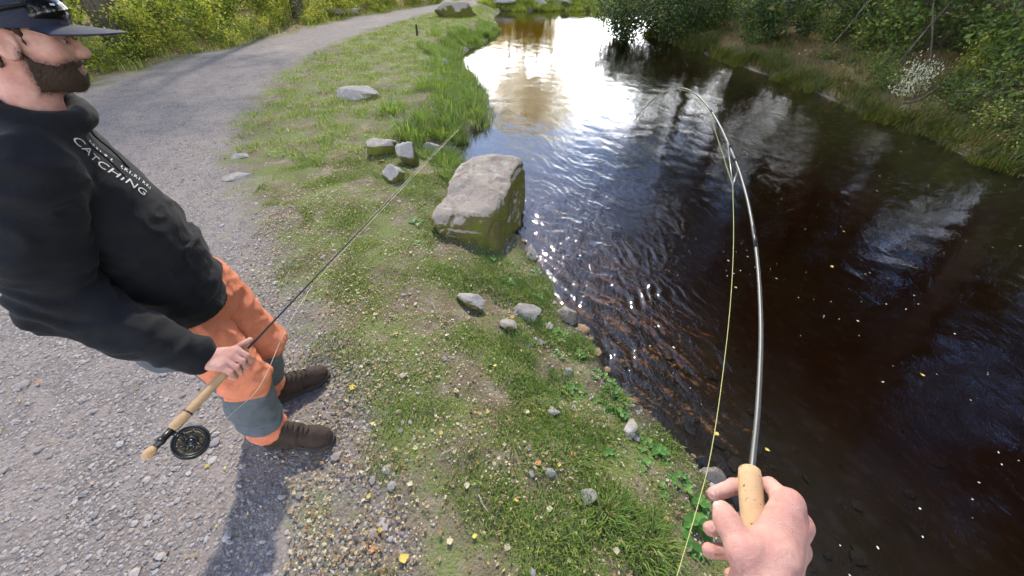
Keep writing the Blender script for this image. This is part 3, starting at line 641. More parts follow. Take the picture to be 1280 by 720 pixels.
def plant_tree(name, meshes, x, y, rz, s, lm, label, group, bark=BARK):
    tr, cr_ = meshes; r_ = thing(name, (x, y, gz(x, y) - .02), label, 'tree', group); r_.rotation_euler.z = rz; r_.scale = (s, s, s)
    a = bpy.data.objects.new('trunk', tr); b = bpy.data.objects.new('crown', cr_)
    for o_, m in ((a, bark), (b, lm)):
        COL.objects.link(o_); o_.parent = r_
        if not o_.data.materials: o_.data.materials.append(m)
    return r_
T1 = [tree_mesh('broad', 100 + k, 14, 3.0, .2, .5, 1500, .17) for k in range(2)]
T2 = [tree_mesh('broad', 110 + k, 17, 3.6, .24, .2, 6000, .2) for k in range(3)]
T3 = [tree_mesh('broad', 120 + k, 9.6, 1.9, .15, .5, 4200, .15) for k in range(2)]
T4 = [tree_mesh('spruce', 130, 18, 3., .22, .06, 11000, .26)]
for k, (x, y) in enumerate([(-11.3, 18.2), (-8.9, 17.7), (-7.95, 17.9), (-10.2, 9.2), (-12.4, 12.6), (-14.5, 6.5), (-11.8, 3.4), (-16, 15), (-14, 22), (-12.5, -1), (-18, 9), (-14, 29)]):
    plant_tree('tree', T1[k % 2], x, y, k * 1.7, 1 + .12 * math.sin(k * 5), YG, 'slim brown-barked tree in the sunny wood beyond the gravel road', 'trees of the roadside wood')
DAPPLE_TREE = tree_mesh('broad', 140, 17, 6.2, .3, .42, 8500, .2)  # tree added to throw dappled shade over the near gravel
plant_tree('tree', DAPPLE_TREE, -9.2, 11.0, .6, 1., YG, 'big spreading tree added at the roadside wood edge for dappled shade, with limbs over the gravel road', None)
for k, (x, y, s) in enumerate([(-.1, 38.3, 1), (1.0, 38.8, .95), (2.0, 38.4, 1.05), (3.1, 38.6, .95)]):
    plant_tree('birch_tree', T3[k % 2], x, y, k * 2.1, s, YL, 'slender tree with yellow autumn crown across the road at the stream end', 'yellow trees at the stream end')
for k, (x, y) in enumerate([(10.2, 13.4), (11.1, 13.8), (9.0, 6.6), (9.6, 9.8), (12, 5), (8.6, 16.5), (7.6, 20.6 - 1.8), (12.8, 9.5), (10.5, 2.2), (9.2, -1.5), (14, 14), (12, 18), (15, 4), (13, 0), (16, 10), (11, -5)]):
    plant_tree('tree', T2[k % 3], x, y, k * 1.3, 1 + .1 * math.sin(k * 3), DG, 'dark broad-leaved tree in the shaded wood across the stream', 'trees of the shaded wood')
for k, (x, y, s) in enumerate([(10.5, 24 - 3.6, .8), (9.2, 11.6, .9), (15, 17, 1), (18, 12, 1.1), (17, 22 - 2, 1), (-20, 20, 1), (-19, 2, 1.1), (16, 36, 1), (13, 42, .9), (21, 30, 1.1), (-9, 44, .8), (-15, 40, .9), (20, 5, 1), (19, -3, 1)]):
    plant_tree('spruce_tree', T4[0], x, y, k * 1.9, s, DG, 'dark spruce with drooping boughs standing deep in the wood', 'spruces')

g = np.random.default_rng(55)
for k in range(64):
    az_ = -2.6 + 5.2 * (k + g.uniform(0, .6)) / 64; ds = g.uniform(27, 52); x, y = ds * math.sin(az_), ds * math.cos(az_)
    if -.19 < az_ < .27 or (abs(x) < 8 and y < 0) or (0 < x < 32 and 19 < y < 33): continue
    plant_tree('spruce_tree', T4[0], x, y, g.uniform(0, 6), g.uniform(.75, 1.15), DG, 'dark spruce with drooping boughs standing deep in the wood', 'spruces')
def shrub_mesh(seed, h, rad, stems, n_leaf, size, flat=.4, spread=.16):
    g = np.random.default_rng(seed); T = Geo(); C = []
    for k in range(stems):
        th = g.uniform(0, 6.283); q = limb(T, (.06 * rad * math.cos(th), .06 * rad * math.sin(th), -.1), (math.cos(th) * g.uniform(.1, .9) * rad / h, math.sin(th) * g.uniform(.1, .9) * rad / h, 1), h * g.uniform(.65, 1.1), .011, g, 6, .02, .3)
        for s_ in np.linspace(.18, 1, 9): C.append([np.interp(s_, np.linspace(0, 1, len(q)), q[:, i]) for i in range(3)])
        for _ in range(2):
            q2 = limb(T, q[g.integers(1, 5)], (g.normal(), g.normal(), .5), h * .35, .006, g, 3)
            for s_ in (.4, .7, 1): C.append([np.interp(s_, np.linspace(0, 1, len(q2)), q2[:, i]) for i in range(3)])
    C = np.array(C); i = g.integers(0, len(C), n_leaf); cl = C[i] + g.normal(size=(n_leaf, 3)) * np.array([spread, spread, spread * .7])
    cl[:, 2] = np.maximum(cl[:, 2], .02); tn = np.clip(.5 + .45 * pn(cl * 1.7 + seed) * 2 + g.normal(0, .2, n_leaf), 0, 1)
    V, F, A = leaves(cl, g.uniform(.6, 1.3, n_leaf) * size, g, tn, flat, .62)
    return T.mesh('stems'), mesh('foliage', V, F, False, {'tone': A})
def plant_shrub(name, ms, x, y, rz, s, lm, label, group=None, cat='shrub'):
    r_ = thing(name, (x, y, max(gz(x, y), ZW - .05) - .02), label, cat, group); r_.rotation_euler.z = rz; r_.scale = (s[0], s[0], s[1]) if isinstance(s, tuple) else (s, s, s)
    for nm, me, m in (('stems', ms[0], BARK), ('foliage', ms[1], lm)):
        if not me.materials: me.materials.append(m)
        o_ = bpy.data.objects.new(nm, me); COL.objects.link(o_); o_.parent = r_
        if o_.material_slots[0].material != m: o_.material_slots[0].link = 'OBJECT'; o_.material_slots[0].material = m
    return r_
S1 = [shrub_mesh(200 + k, 1.5, .8, 9, 1500, .085) for k in range(3)]
S2 = [shrub_mesh(210 + k, .8, .7, 9, 1100, .06) for k in range(3)]
S3 = shrub_mesh(220, 1.7, 1.5, 16, 5200, .08, .3, .2)
g = np.random.default_rng(77)
for k in range(30):
    y = 4.6 + k * .78 + g.uniform(-.3, .3); x = float(left_edge(y)) - g.uniform(.8, 2.6)
    plant_shrub('roadside_shrub', S1[k % 3], x, y, g.uniform(0, 6), g.uniform(.75, 1.15), YG, 'tall yellow-green leafy shrub in the sun beyond the gravel road', 'tall roadside shrubs')
for k in range(30):
    y = 5 + k * .74 + g.uniform(-.3, .3); x = float(left_edge(y)) - g.uniform(.35, 1.2)
    plant_shrub('roadside_shrub', S2[k % 3], x, y, g.uniform(0, 6), g.uniform(.5, .95), YG, 'low yellow-green leafy shrub at the edge of the gravel road', 'low roadside shrubs')
for k in range(14):
    y = 6 + k * 1.4; x = float(left_edge(y)) - g.uniform(3, 5.5)
    plant_shrub('roadside_shrub', S1[(k + 1) % 3], x, y, g.uniform(0, 6), g.uniform(1.1, 1.5), YG, 'large leafy shrub deeper in the sunny roadside wood', 'deep roadside shrubs')
for k in range(28):
    y = 2.5 + k * .62; e = float(np.interp(y, WPOLY[25:37, 1][::-1], WPOLY[25:37, 0][::-1])); x = e + g.uniform(1.0, 3.6)
    plant_shrub('woodland_shrub', S1[k % 3], x, y, g.uniform(0, 6), g.uniform(.6, 1.1), MG, 'green leafy shrub in the shaded wood across the stream', 'shrubs of the shaded wood')
for k in range(22):
    y = 3 + k * .75; e = float(np.interp(y, WPOLY[25:37, 1][::-1], WPOLY[25:37, 0][::-1])); x = e + g.uniform(.3, 1.2)
    plant_shrub('woodland_shrub', S2[(k + 1) % 3], x, y, g.uniform(0, 6), g.uniform(.35, .75), MG, 'low leafy shrub on the mossy bank across the stream', 'low shrubs of the right bank')
for (x, y, s, lb) in [(4.1, 16.6, 1.15, 'big dark bush overhanging the water at the stream bend'), (5.5, 17.4, 1.2, 'tall dark bush behind the bush that overhangs the bend'), (5.6, 15.6, 1.1, 'dense dark bush beside the bush overhanging the bend'), (6.9, 13.2, .95, 'dark bush on the right bank with leaves near the water')]:
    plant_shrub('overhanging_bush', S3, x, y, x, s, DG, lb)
for k in range(12):
    plant_shrub('yellow_shrub', S1[k % 3], -3.2 + k * .52 + g.uniform(-.2, .2), 33.2 + g.uniform(0, 2.4), g.uniform(0, 6), g.uniform(1.5, 2.3), YL, 'tall yellow autumn shrub beyond the road at the stream end', 'yellow shrubs at the stream end')
plant_shrub('sapling', S2[0], 7.15, 7.75, .5, (.45, .9), SUNWHITE, 'small sapling with sunlight painted white into its leaves on the shaded bank')
plant_shrub('sapling', S2[1], 8.1, 7.9, 2.5, (.5, 1.2), YG, 'thin sapling with bright yellow-green leaves behind the whitish one')
for k, (x, y, dx, dy, L) in enumerate([(7.5, 8.8, .35, .1, 3.2), (7.9, 8.4, -.1, .25, 2.6), (8.8, 7.4, .5, -.1, 3), (7.3, 10.8, .25, .2, 2.8), (8.2, 6.2, .3, .2, 2.4)]):
    G_ = Geo(); limb(G_, (0, 0, -.1), (dx, dy, 1), L, .02, np.random.default_rng(k), 7)
    o_ = obj('bare_stem', G_.mesh('bare_stem'), BARK); o_.location = (x, y, gz(x, y)); tag(o_, 'thin bare leaning stem in the undergrowth across the stream', 'stem', 'bare stems')
for k, (x, y, rz, L) in enumerate([(7.2, 7.2, .3, 1.6), (7.9, 6.4, -.5, 1.9), (7.5, 9.8, .9, 1.4)]):
    G_ = Geo(); limb(G_, (-L / 2, 0, .03), (1, 0, .06), L, .025, np.random.default_rng(30 + k), 7)
    o_ = obj('fallen_branch', G_.mesh('fallen_branch'), BARK); o_.location = (x, y, gz(x, y) + .02); o_.rotation_euler.z = rz; tag(o_, 'dead fallen branch lying on the brown slope across the stream', 'branch', 'fallen branches')
# herbs near the water edge
def herb_mesh(seed, n, h, size):
    g = np.random.default_rng(seed); T = Geo(); L = Geo()
    for k in range(n):
        th = g.uniform(0, 6.283); q = limb(T, (0, 0, -.02), (math.cos(th) * .8, math.sin(th) * .8, 1), h * g.uniform(.6, 1.1), .0016, g, 4, .04)
        for j in range(3):
            an = th + (j - 1) * 1.6; s = size * g.uniform(.7, 1.2); d = np.array([math.cos(an), math.sin(an), .12]); u = np.array([-math.sin(an), math.cos(an), 0]); c = q[-1]
            pr = [(0, 0), (.25, .28), (.6, .42), (.9, .28), (1, 0)]; Vv = [c + d * s * a + np.array([0, 0, -.12 * s * a]) for a, _ in pr]
            lft = [c + d * s * a + u * s * b + np.array([0, 0, .1 * s]) for a, b in pr[1:4]]; rgt = [c + d * s * a - u * s * b + np.array([0, 0, .1 * s]) for a, b in pr[1:4]]
            L.add(Vv + lft + rgt, [np.array([[1, 2, 6, 5], [2, 3, 7, 6], [2, 1, 8, 9], [3, 2, 9, 10]]), np.array([[0, 1, 5], [1, 0, 8], [3, 4, 7], [4, 3, 10]])], g.uniform())
    return T.mesh('stalks'), L.mesh('leaves')
HB = [herb_mesh(300 + k, 16, .07, .03) for k in range(2)]; HB2 = herb_mesh(310, 12, .09, .05)
for k, (x, y) in enumerate([(.7, 1.12), (.78, 1.05), (.6, 1.3), (.84, .92), (.52, 1.38), (.72, .85), (.55, 1.62), (.9, .8), (.42, 1.78), (-.85, 3.1), (-.95, 3.5), (-.8, 2.75), (.28, 1.75), (.18, 2.35), (-.05, 2.5), (.38, 1.45), (.5, 1.0), (.66, .98), (.2, 2.75), (-.2, 2.8), (.62, 1.5), (.33, 1.95)]):
    r_ = plant_shrub('clover_plant', HB[k % 2], x, y, k, .9 + .2 * math.sin(k), BROAD, 'small green clover-like herb on the stony edge of the near bank', 'bank herbs', 'herb')
plant_shrub('leafy_herb', HB2, .83, .66, .4, 1., BROAD, 'broad lobed bright green herb beside the fishing hand', None, 'herb')

# ------------------------------------------------------------------ post, log, single leaves, twigs
G_ = Geo(); G_.tube([(0, 0, -.1), (.01, 0, .12), (.015, .01, .27), (.02, .01, .29)], [.035, .034, .03, .018], 8)
o = obj('wooden_post', G_.mesh('wooden_post'), WOODD); o.location = (-2.95, 14.5, gz(-2.95, 14.5)); tag(o, 'short dark wooden post stub standing in the sunny grass', 'post')
G_ = Geo(); G_.tube([(-.9, 0, .12), (-.3, .02, .14), (.3, 0, .13), (.9, -.02, .12)], [.13, .125, .12, .11], 12)
o = obj('log', G_.mesh('log'), WOOD); o.location = (-7.15, 19.4, gz(-7.15, 19.4)); o.rotation_euler.z = .5; tag(o, 'pale weathered log lying at the edge of the sunny wood', 'log')

def leaf_mesh(name, seed, s):
    g = np.random.default_rng(seed); n = 7; V = []; tt = np.linspace(0, 1, n); wdt = .42 * np.sin(np.pi * tt ** .75) * (1 + .12 * np.sin(tt * 25)); cv = g.uniform(.3, 1.1)
    for a, b in zip(tt, wdt):
        zc = cv * (a - .5) ** 2 + .03
        V += [(a - .5, -b, zc + .13 * b), (a - .5, 0, zc), (a - .5, b, zc + .1 * b)]
    V = np.array(V) * s; F = []
    for i in range(n - 1): F += [(3 * i, 3 * i + 3, 3 * i + 4, 3 * i + 1), (3 * i + 1, 3 * i + 4, 3 * i + 5, 3 * i + 2)]
    return mesh(name, V, np.array(F))
LB = {}
def leaf(x, y, s, m, label, group, k, z=None):
    key = (k % 4, m.name)
    if key not in LB: LB[key] = leaf_mesh('fallen_leaf', k % 4, 1.); LB[key].materials.append(m)
    o = bpy.data.objects.new('fallen_leaf', LB[key]); COL.objects.link(o); o.location = (x, y, (gz(x, y) + .012) if z is None else z); o.scale = (s, s, s)
    o.rotation_euler = (.25 * math.sin(k), .25 * math.cos(k * 2), k * 2.3); tag(o, label, 'leaf', group)
for k, (x, y) in enumerate([(-.86, 1.31), (-.72, 1.72), (.22, .9), (-.42, .52), (-.54, .62), (.02, .74), (-.2, 2.3), (-.1, 1.5), (-.62, .75), (.35, 1.2), (-.35, 1.05), (-.15, .6), (-.5, 2.6), (.25, .55), (-1.0, 2.2), (-.7, 1.1)]):
    leaf(x, y, .042 if k in (0, 3) else .024, LEAFY, 'bright yellow fallen leaf lying on the grass of the near bank', 'yellow leaves on the bank', k)
for k, (x, y) in enumerate([(.3, .98), (.0, 1.88), (.7, .72), (-1.52, 4.5), (.12, .9), (-2.6, 1.35), (-.55, .55), (-.1, 2.75)]):
    leaf(x, y, .034 if k != 3 else .08, LEAFO, 'orange-brown fallen leaf on the ground', 'orange leaves on the ground', k + 3, None if k != 1 else -.0)
for k, (x, y) in enumerate([(-.9, 1.9), (.16, .7), (-.25, .58), (.42, .56), (.45, .6), (-.45, .8), (.08, 1.2), (-.65, 2.0), (-.3, 1.3), (-.02, .56), (-.4, 1.7), (-.8, 2.6), (-.2, .8), (.3, .66)]):
    leaf(x, y, .03, LEAFP, 'pale dry fallen leaf on the bank grass', 'dry leaves on the bank', k + 1)
for k, (x, y) in enumerate([(1.27, .9), (2.75, 1.68), (.92, 1.12), (1.9, 2.6), (2.9, 2.9), (1.45, 1.15), (3.4, 3.5), (1.2, 1.25)]):
    leaf(x, y, .03, LEAFY, 'yellow leaf floating on the dark water', 'leaves on the water', k, ZW + .004)
for k, (x, y, rz, L) in enumerate([(-.12, .72, -1.0, .1), (-.5, 1.95, -.8, .12), (.1, 2.25, .2, .16), (-.9, 2.9, .4, .12), (.55, 1.25, 1.2, .1), (-.3, .95, .5, .08)]):
    G_ = Geo(); limb(G_, (-L / 2, 0, .008), (1, 0, .03), L, .0028, np.random.default_rng(60 + k), 5, r1=.5)
    o = obj('twig', G_.mesh('twig'), WOOD); o.location = (x, y, gz(x, y) + .012); o.rotation_euler.z = rz; tag(o, 'short dry twig lying on the bank grass', 'twig', 'twigs on the bank')

# ------------------------------------------------------------------ the standing angler
def unit(v): v = np.asarray(v, float); return v / np.linalg.norm(v)
def patch_of(name, V, Q, mask, off, m, parent, org):
    """a panel of cloth lying on a surface: the faces under a mask, lifted a little"""
    q = Q[mask[Q].all(1)]; u, inv = np.unique(q, return_inverse=True); q = inv.reshape(-1, 4); n = vnormals(V, Q)[u]
    e = np.sort(np.concatenate([q[:, [0, 1]], q[:, [1, 2]], q[:, [2, 3]], q[:, [3, 0]]]), 1); uq, c = np.unique(e, axis=0, return_counts=True)
    b = np.zeros(len(u), bool); b[uq[c == 1].ravel()] = True
    return obj(name, mesh(name, V[u] + n * np.where(b, -.002, off)[:, None] - org, q), m, parent)
MZ = max(gz(-1.05, 1.0), gz(-1.2, 1.25)) - .004
MO = np.array((-1.17, 1.1, MZ))
man = thing('person', MO, 'standing person in black hoodie, navy cap and orange-grey work trousers holding a rod', 'person')
SH_R, EL_R, WR_R = (-1.165, .905, 1.385), (-1.215, .80, 1.085), (-.935, .79, .868)
SH_L, EL_L, WR_L = (-1.39, 1.145, 1.325), (-1.44, 1.2, 1.08), (-1.42, 1.16, .86)
HIP = [(-1.185, 1.015, .9), (-1.19, 1.18, .9)]; KN = [(-1.085, 1.01, .5), (-1.11, 1.2, .5)]; AN = [(-1.125, 1.0, .1), (-1.235, 1.235, .1)]
yw, pt0, rl0 = .62, math.radians(10), .06; HS = np.array((-1.172, 1.092, 1.66))
hf = np.array((math.cos(pt0) * math.cos(yw), math.cos(pt0) * math.sin(yw), -math.sin(pt0))); hs_ = np.array((-math.sin(yw), math.cos(yw), 0)); hs_ = hs_ * math.cos(rl0) - np.cross(hf, hs_) * math.sin(rl0); hu = np.cross(hf, hs_)
HR = np.stack([hf, hs_, hu], 1)
def hp(a, b, c): return HS + hf * a + hs_ * b + hu * c
RA = np.array((-.868, .80, .83)); rd_ = unit((.298, .95, .104)); e2 = unit(np.array((0, 0, 1.)) - rd_ * rd_[2]); e3 = np.cross(rd_, e2)
def grip(a, b, c): return RA + rd_ * a + e2 * b + e3 * c

def head_field(res, lo, hi):
    B = Field(lo, hi, res)
    B.ell(hp(-.005, 0, .02), (.1, .077, .097), .02, HR)
    B.ell(hp(.04, 0, -.035), (.062, .06, .075), .03, HR)
    B.ell(hp(.058, 0, -.078), (.036, .037, .028), .03, HR)
    B.ell(hp(.078, 0, -.09), (.017, .02, .016), .02, HR)
    B.cone(hp(.088, 0, .012), hp(.114, 0, -.022), .009, .0135, .012)
    for s in (-1, 1):
        B.ell(hp(.106, s * .012, -.027), (.012, .009, .008), .006, HR)
        B.cone(hp(.085, 0, .025), hp(.066, s * .045, .022), .014, .012, .015)
        B.ell(hp(.062, s * .043, -.02), (.025, .022, .022), .02, HR)
        B.ell(hp(.094, s * .03, .003), (.012, .016, .008), .006, HR, True); B.ell(hp(.084, s * .031, .013), (.0125, .016, .007), .004, HR); B.ell(hp(.084, s * .031, -.0095), (.0115, .015, .006), .004, HR)
        B.ell(hp(.0, s * .078, -.012), (.021, .009, .032), .006, HR)
        B.ell(hp(.004, s * .087, -.008), (.012, .006, .02), .004, HR, True)
    B.ell(hp(.092, 0, -.053), (.013, .024, .007), .006, HR); B.ell(hp(.09, 0, -.066), (.012, .021, .007), .006, HR)
    B.cone(hp(-.015, 0, -.06), (-1.225, 1.065, 1.45), .056, .055, .03)
    return B
B = head_field(.0042, (-1.52, .68, 0), (-.79, 1.46, 1.82))
B.loft([.86, 1.0, 1.15, 1.3, 1.42, 1.48], [(-1.185, 1.1), (-1.19, 1.085), (-1.2, 1.075), (-1.225, 1.06), (-1.255, 1.055), (-1.24, 1.06)], [.085, .085, .085, .085, .07, .04], [.11, .11, .11, .11, .1, .05], .04, 2.4, .6)
for sh, el, wr in ((SH_R, EL_R, WR_R), (SH_L, EL_L, WR_L)): B.chain([sh, el, wr], [.05, .04, .028], .02)
for hpt, kn, an in zip(HIP, KN, AN): B.chain([hpt, kn, an], [.075, .052, .036], .03)
for an, tx, ty in ((AN[0], .14, .0), (AN[1], .11, .09)): B.cone(np.array(an) + (0, 0, -.03), np.array(an) + (tx, ty, -.055), .03, .02, .02)
w0 = np.array(WR_R)
for k, (a, L) in enumerate(((.032, 1.), (.011, 1.06), (-.011, 1.), (-.031, .86))):
    m0 = grip(a * 1.05, .031, .004); r_ = .0105 - .001 * (k == 3)
    B.cone(w0 + rd_ * a * .5, m0, .019, .013, .012)
    B.chain([m0, grip(a, .014, .033 * L), grip(a, -.018, .028 * L), grip(a, -.028, .002)], [r_, .0095, .0088, .0078], .003)
B.chain([w0 + rd_ * .015 - e3 * .006, grip(.035, .02, -.018), grip(.06, .017, -.012), grip(.085, .016, -.003)], [.015, .0125, .0105, .009], .005)
w1 = np.array(WR_L); B.cone(w1, w1 + (.01, 0, -.07), .026, .03, .02)
for k in range(4): B.chain([w1 + (.045 - .024 * k, 0, -.085), w1 + (.05 - .024 * k, -.01, -.13), w1 + (.05 - .024 * k, -.035, -.155)], [.011, .009, .008], .003)
B.chain([w1 + (.02, 0, -.03), w1 + (.06, -.02, -.075), w1 + (.065, -.03, -.1)], [.014, .011, .009], .004)
Vb, Qb = B.mesh(); Vb = relax(Vb, Qb, 1, .4)

# beard and hair: thin shells over the head
def shell(name, thick, region, m, res=.003):
    Bs = head_field(res, (-1.3, .97, 1.5), (-1.02, 1.22, 1.8)); sl, (X, Y, Z) = Bs.box((-9,) * 3, (9,) * 3)
    p = np.stack([X - HS[0], Y - HS[1], Z - HS[2]], -1) @ HR.astype(np.float32); nzv = fbm(np.stack([X, Y, Z], -1) * 140., 2) * .0016
    Bs.f = np.maximum(Bs.f - thick - nzv, region(p[..., 0], p[..., 1], p[..., 2]) + fbm(np.stack([X, Y, Z], -1) * 75., 2) * .006).astype(np.float32); V, Q_ = Bs.mesh(); o_ = obj(name, mesh(name, V - MO, Q_), m, man); hairs(V, Q_, 5000, .007, m, 'hair_strands', o_, np.random.default_rng(3)); return o_
def hairs(V, Q_, n, L, m, name, parent, g):
    N_ = vnormals(V, Q_); k = g.integers(0, len(V), n); d = N_[k] * .5 - hu * .9 + hf * .3 + g.normal(0, .35, (n, 3)); d /= np.linalg.norm(d, axis=1)[:, None]
    u = np.cross(d, N_[k]); u /= np.linalg.norm(u, axis=1)[:, None] + 1e-9; p = V[k] - N_[k] * .001; l_ = L * g.uniform(.5, 1.3, n)[:, None]
    T_ = np.stack([p - u * .0004, p + u * .0004, p + d * l_], 1).reshape(-1, 3); tag(obj(name, mesh(name, T_ - MO, np.arange(3 * n).reshape(-1, 3), False), m, parent), kind='stuff')
def beard_r(a, b, c):
    up = np.interp(a, [0, .03, .06, .085, .12], [-.0, -.04, -.047, -.037, -.037]); d = np.maximum(np.maximum(c - up, (.012 - a)), -.115 - c)
    return np.maximum(d, .0075 - np.sqrt(((a - .1) / 1.2) ** 2 + (b * .3) ** 2 + (c + .0595) ** 2))
shell('beard', .0022, lambda a, b, c: beard_r(a, b, c) + .004, HAIR)
ph = (Vb - HS) @ HR; ds = np.where(np.linalg.norm(ph, axis=1) < .2, beard_r(ph[:, 0], ph[:, 1], ph[:, 2]), 1.)
obj('body', mesh('body', Vb - MO, Qb, True, {'tone': np.zeros(len(Vb)), 'stubble': sstep(.014, -.006, ds + .006 * fbm(Vb * 70, 2)) * (ph[:, 2] < .0)}), SKIN, man)
shell('hair', .006, lambda a, b, c: np.maximum(np.minimum(np.maximum.reduce([a + .022, -.06 - c, c - .06]), np.maximum.reduce([a - .03, -.004 - a, -.01 - c, c - .06])), .036 - np.sqrt((a / .8) ** 2 + (c + .012) ** 2)), HAIR)
EYEW = plain('eye_white', (.3, .25, .23), .25, .05, 50); IRIS = plain('iris', (.03, .022, .018), .15, .1, 50)
IC2 = ico(3)
for s in (-1, 1):
    ec = hp(.0825, s * .031, .002); G_ = Geo(); G_.add(IC2[0] * .0115 + ec, IC2[1]); ey = obj('eye', G_.mesh('eye', True, MO), EYEW, man)
    G_ = Geo(); G_.add(IC2[0] * np.array((.0055, .0055, .0055)) + ec + hf * .0075, IC2[1]); obj('iris', G_.mesh('iris', True, MO), IRIS, ey)
    G_ = Geo(); G_.tube(spline([hp(.1, s * .012, .024), hp(.098, s * .03, .031), hp(.082, s * .05, .026)], 8), [.003, .0045, .0048, .0048, .0046, .0042, .0035, .002], 7); obj('eyebrow', G_.mesh('eyebrow', True, MO), HAIR, man)
# cap
def cap_pt(az, el, r=1.):
    a, b, c = .116 * math.cos(az) * math.cos(el), .093 * math.sin(az) * math.cos(el), .112 * math.sin(el)
    return hp(-.004 + a * r, b * r, .028 + .012 * math.cos(az) + c * r)
def cap_grid(az0, az1, el0, el1, na, ne, r):
    V = np.array([cap_pt(a, e, r) for e in np.linspace(el0, el1, ne) for a in np.linspace(az0, az1, na)]); i = np.arange(na * ne).reshape(ne, na)
    return V, np.stack([i[:-1, :-1], i[:-1, 1:], i[1:, 1:], i[1:, :-1]], -1).reshape(-1, 4)
G_ = Geo(); V_, Q_ = cap_grid(0, 2 * math.pi, -.06, math.pi / 2, 49, 18, 1.); V_ += .0015 * pn(V_ * 25)[:, None]; G_.add(V_, Q_); G_.add(*[cap_grid(0, 2 * math.pi, -.06, math.pi / 2, 49, 18, .975)[0], Q_[:, ::-1]])
for k in range(6): G_.tube([cap_pt(k * math.pi / 3 + .5, e, 1.003) for e in np.linspace(-.02, 1.5, 12)], .0014, 5)
G_.tube([cap_pt(0, 1.57, 1.0), cap_pt(0, 1.57, 1.06)], [.008, .005], 8)
cap = obj('cap', G_.mesh('cap', True, MO), CAPM, man)
G_ = Geo()
for r0_, sgn in ((0, 1), (.0035, -1)):
    V_ = []
    for a in np.linspace(-1.15, 1.15, 25):
        p0 = cap_pt(a, -.02, .985)
        for f_ in np.linspace(0, 1, 7): V_.append(p0 + hf * f_ * .098 * max(0, math.cos(a * 1.28)) ** .45 - hu * (.010 * math.sin(a) ** 2 * (.4 + .6 * f_) + .004 * f_ + r0_) + hs_ * .012 * math.sin(a) * f_)
    i = np.arange(25 * 7).reshape(25, 7); q_ = np.stack([i[:-1, :-1], i[:-1, 1:], i[1:, 1:], i[1:, :-1]], -1).reshape(-1, 4); G_.add(V_, q_ if sgn > 0 else q_[:, ::-1])
ed = np.concatenate([V_[6::7]]); G_.tube(np.array(ed) + hu * .0018, .0022, 5)
obj('brim', G_.mesh('brim', True, MO), CAPM, cap)
SO = cap_pt(0, .1, 1.05); sg = thing('sunglasses', SO, 'black wraparound sunglasses resting on the brim of the navy cap', 'sunglasses')
for s, (a0, a1) in ((-1, (-1.02, -.07)), (1, (.07, 1.02))):
    V_ = []
    for e_ in np.linspace(0, 1, 8):
        for a_ in np.linspace(a0, a1, 16):
            f_ = (abs(a_) - .07) / .95; V_.append(cap_pt(a_, .08 + .02 * f_ + e_ * (.36 - .1 * f_ ** 2 - .05 * (1 - f_) ** 4), 1.045 + .03 * math.sin(math.pi * e_) * (1 - f_ ** 2)))
    i = np.arange(128).reshape(8, 16); q_ = np.stack([i[:-1, :-1], i[:-1, 1:], i[1:, 1:], i[1:, :-1]], -1).reshape(-1, 4); G_ = Geo(); G_.add(V_, q_); G_.add(np.array(V_) - hf * .003, q_[:, ::-1]); obj('lens', G_.mesh('lens', True, SO), LENS, sg)
    G_ = Geo(); G_.tube(spline([cap_pt(s * 1.0, .33, 1.045), cap_pt(s * 1.4, .24, 1.05), cap_pt(s * 1.9, .1, 1.04), cap_pt(s * 2.3, -.02, 1.03)], 14), .0032, 6, flat=1.6); obj('temple', G_.mesh('temple', True, SO), BLACK, sg)
G_ = Geo(); G_.tube([cap_pt(-1.02, .42, 1.047), cap_pt(-.5, .46, 1.06), cap_pt(0, .4, 1.06), cap_pt(.5, .46, 1.06), cap_pt(1.02, .42, 1.047)], .003, 6); obj('frame_bar', G_.mesh('frame_bar', True, SO), BLACK, sg)
for a0, a1 in ((-.62, -.52), (-.42, -.32)):
    G_ = Geo(); G_.add(*cap_grid(a0, a1, .3, .335, 5, 3, 1.085)); obj('lens_mark', G_.mesh('lens_mark', True, SO), PRINT, sg)

# hoodie
Hd = Field((-1.56, .66, .78), (-.84, 1.48, 1.62), .006)
Hd.loft([.845, .9, 1.03, 1.16, 1.3, 1.4, 1.46, 1.5], [(-1.18, 1.09), (-1.186, 1.085), (-1.193, 1.08), (-1.2, 1.075), (-1.22, 1.062), (-1.25, 1.055), (-1.245, 1.055), (-1.215, 1.065)], [.118, .128, .132, .132, .126, .11, .088, .07], [.16, .164, .166, .165, .16, .15, .12, .085], .03, 2.2, .6)
for sh, el, wr, y_ in ((SH_R, EL_R, WR_R, 1), (SH_L, EL_L, WR_L, -1)):
    sh, el, wr = map(np.array, (sh, el, wr)); Hd.cone((-1.17, 1.005, 1.44) if y_ > 0 else (-1.27, 1.11, 1.415), sh, .066 if y_ > 0 else .055, .08 if y_ > 0 else .07, .04); Hd.chain([sh, (sh + el) / 2 + (-.015, -.012 * y_, 0), el, (el + wr) / 2 + (0, 0, .006), wr - (wr - el) * .06], [.083, .082, .073, .062, .048], .03)
Hd.ell((-1.3, 1.05, 1.475), (.08, .12, .07), .05); Hd.ell((-1.32, 1.05, 1.4), (.06, .11, .09), .04)
for k in range(16):
    a0, a1 = k * math.pi / 8, (k + 1) * math.pi / 8; pt2 = lambda a: (-1.2 + .073 * math.cos(a), 1.068 + .076 * math.sin(a), 1.503 - .028 * math.cos(a))
    Hd.cone(pt2(a0), pt2(a1), .021, .021, .02)
Hd.ell((-1.19, 1.07, 1.545), (.061, .064, .06), .01, None, True)
Vh, Qh = Hd.mesh(); Vh = relax(Vh, Qh, 2, .5); nh = vnormals(Vh, Qh)
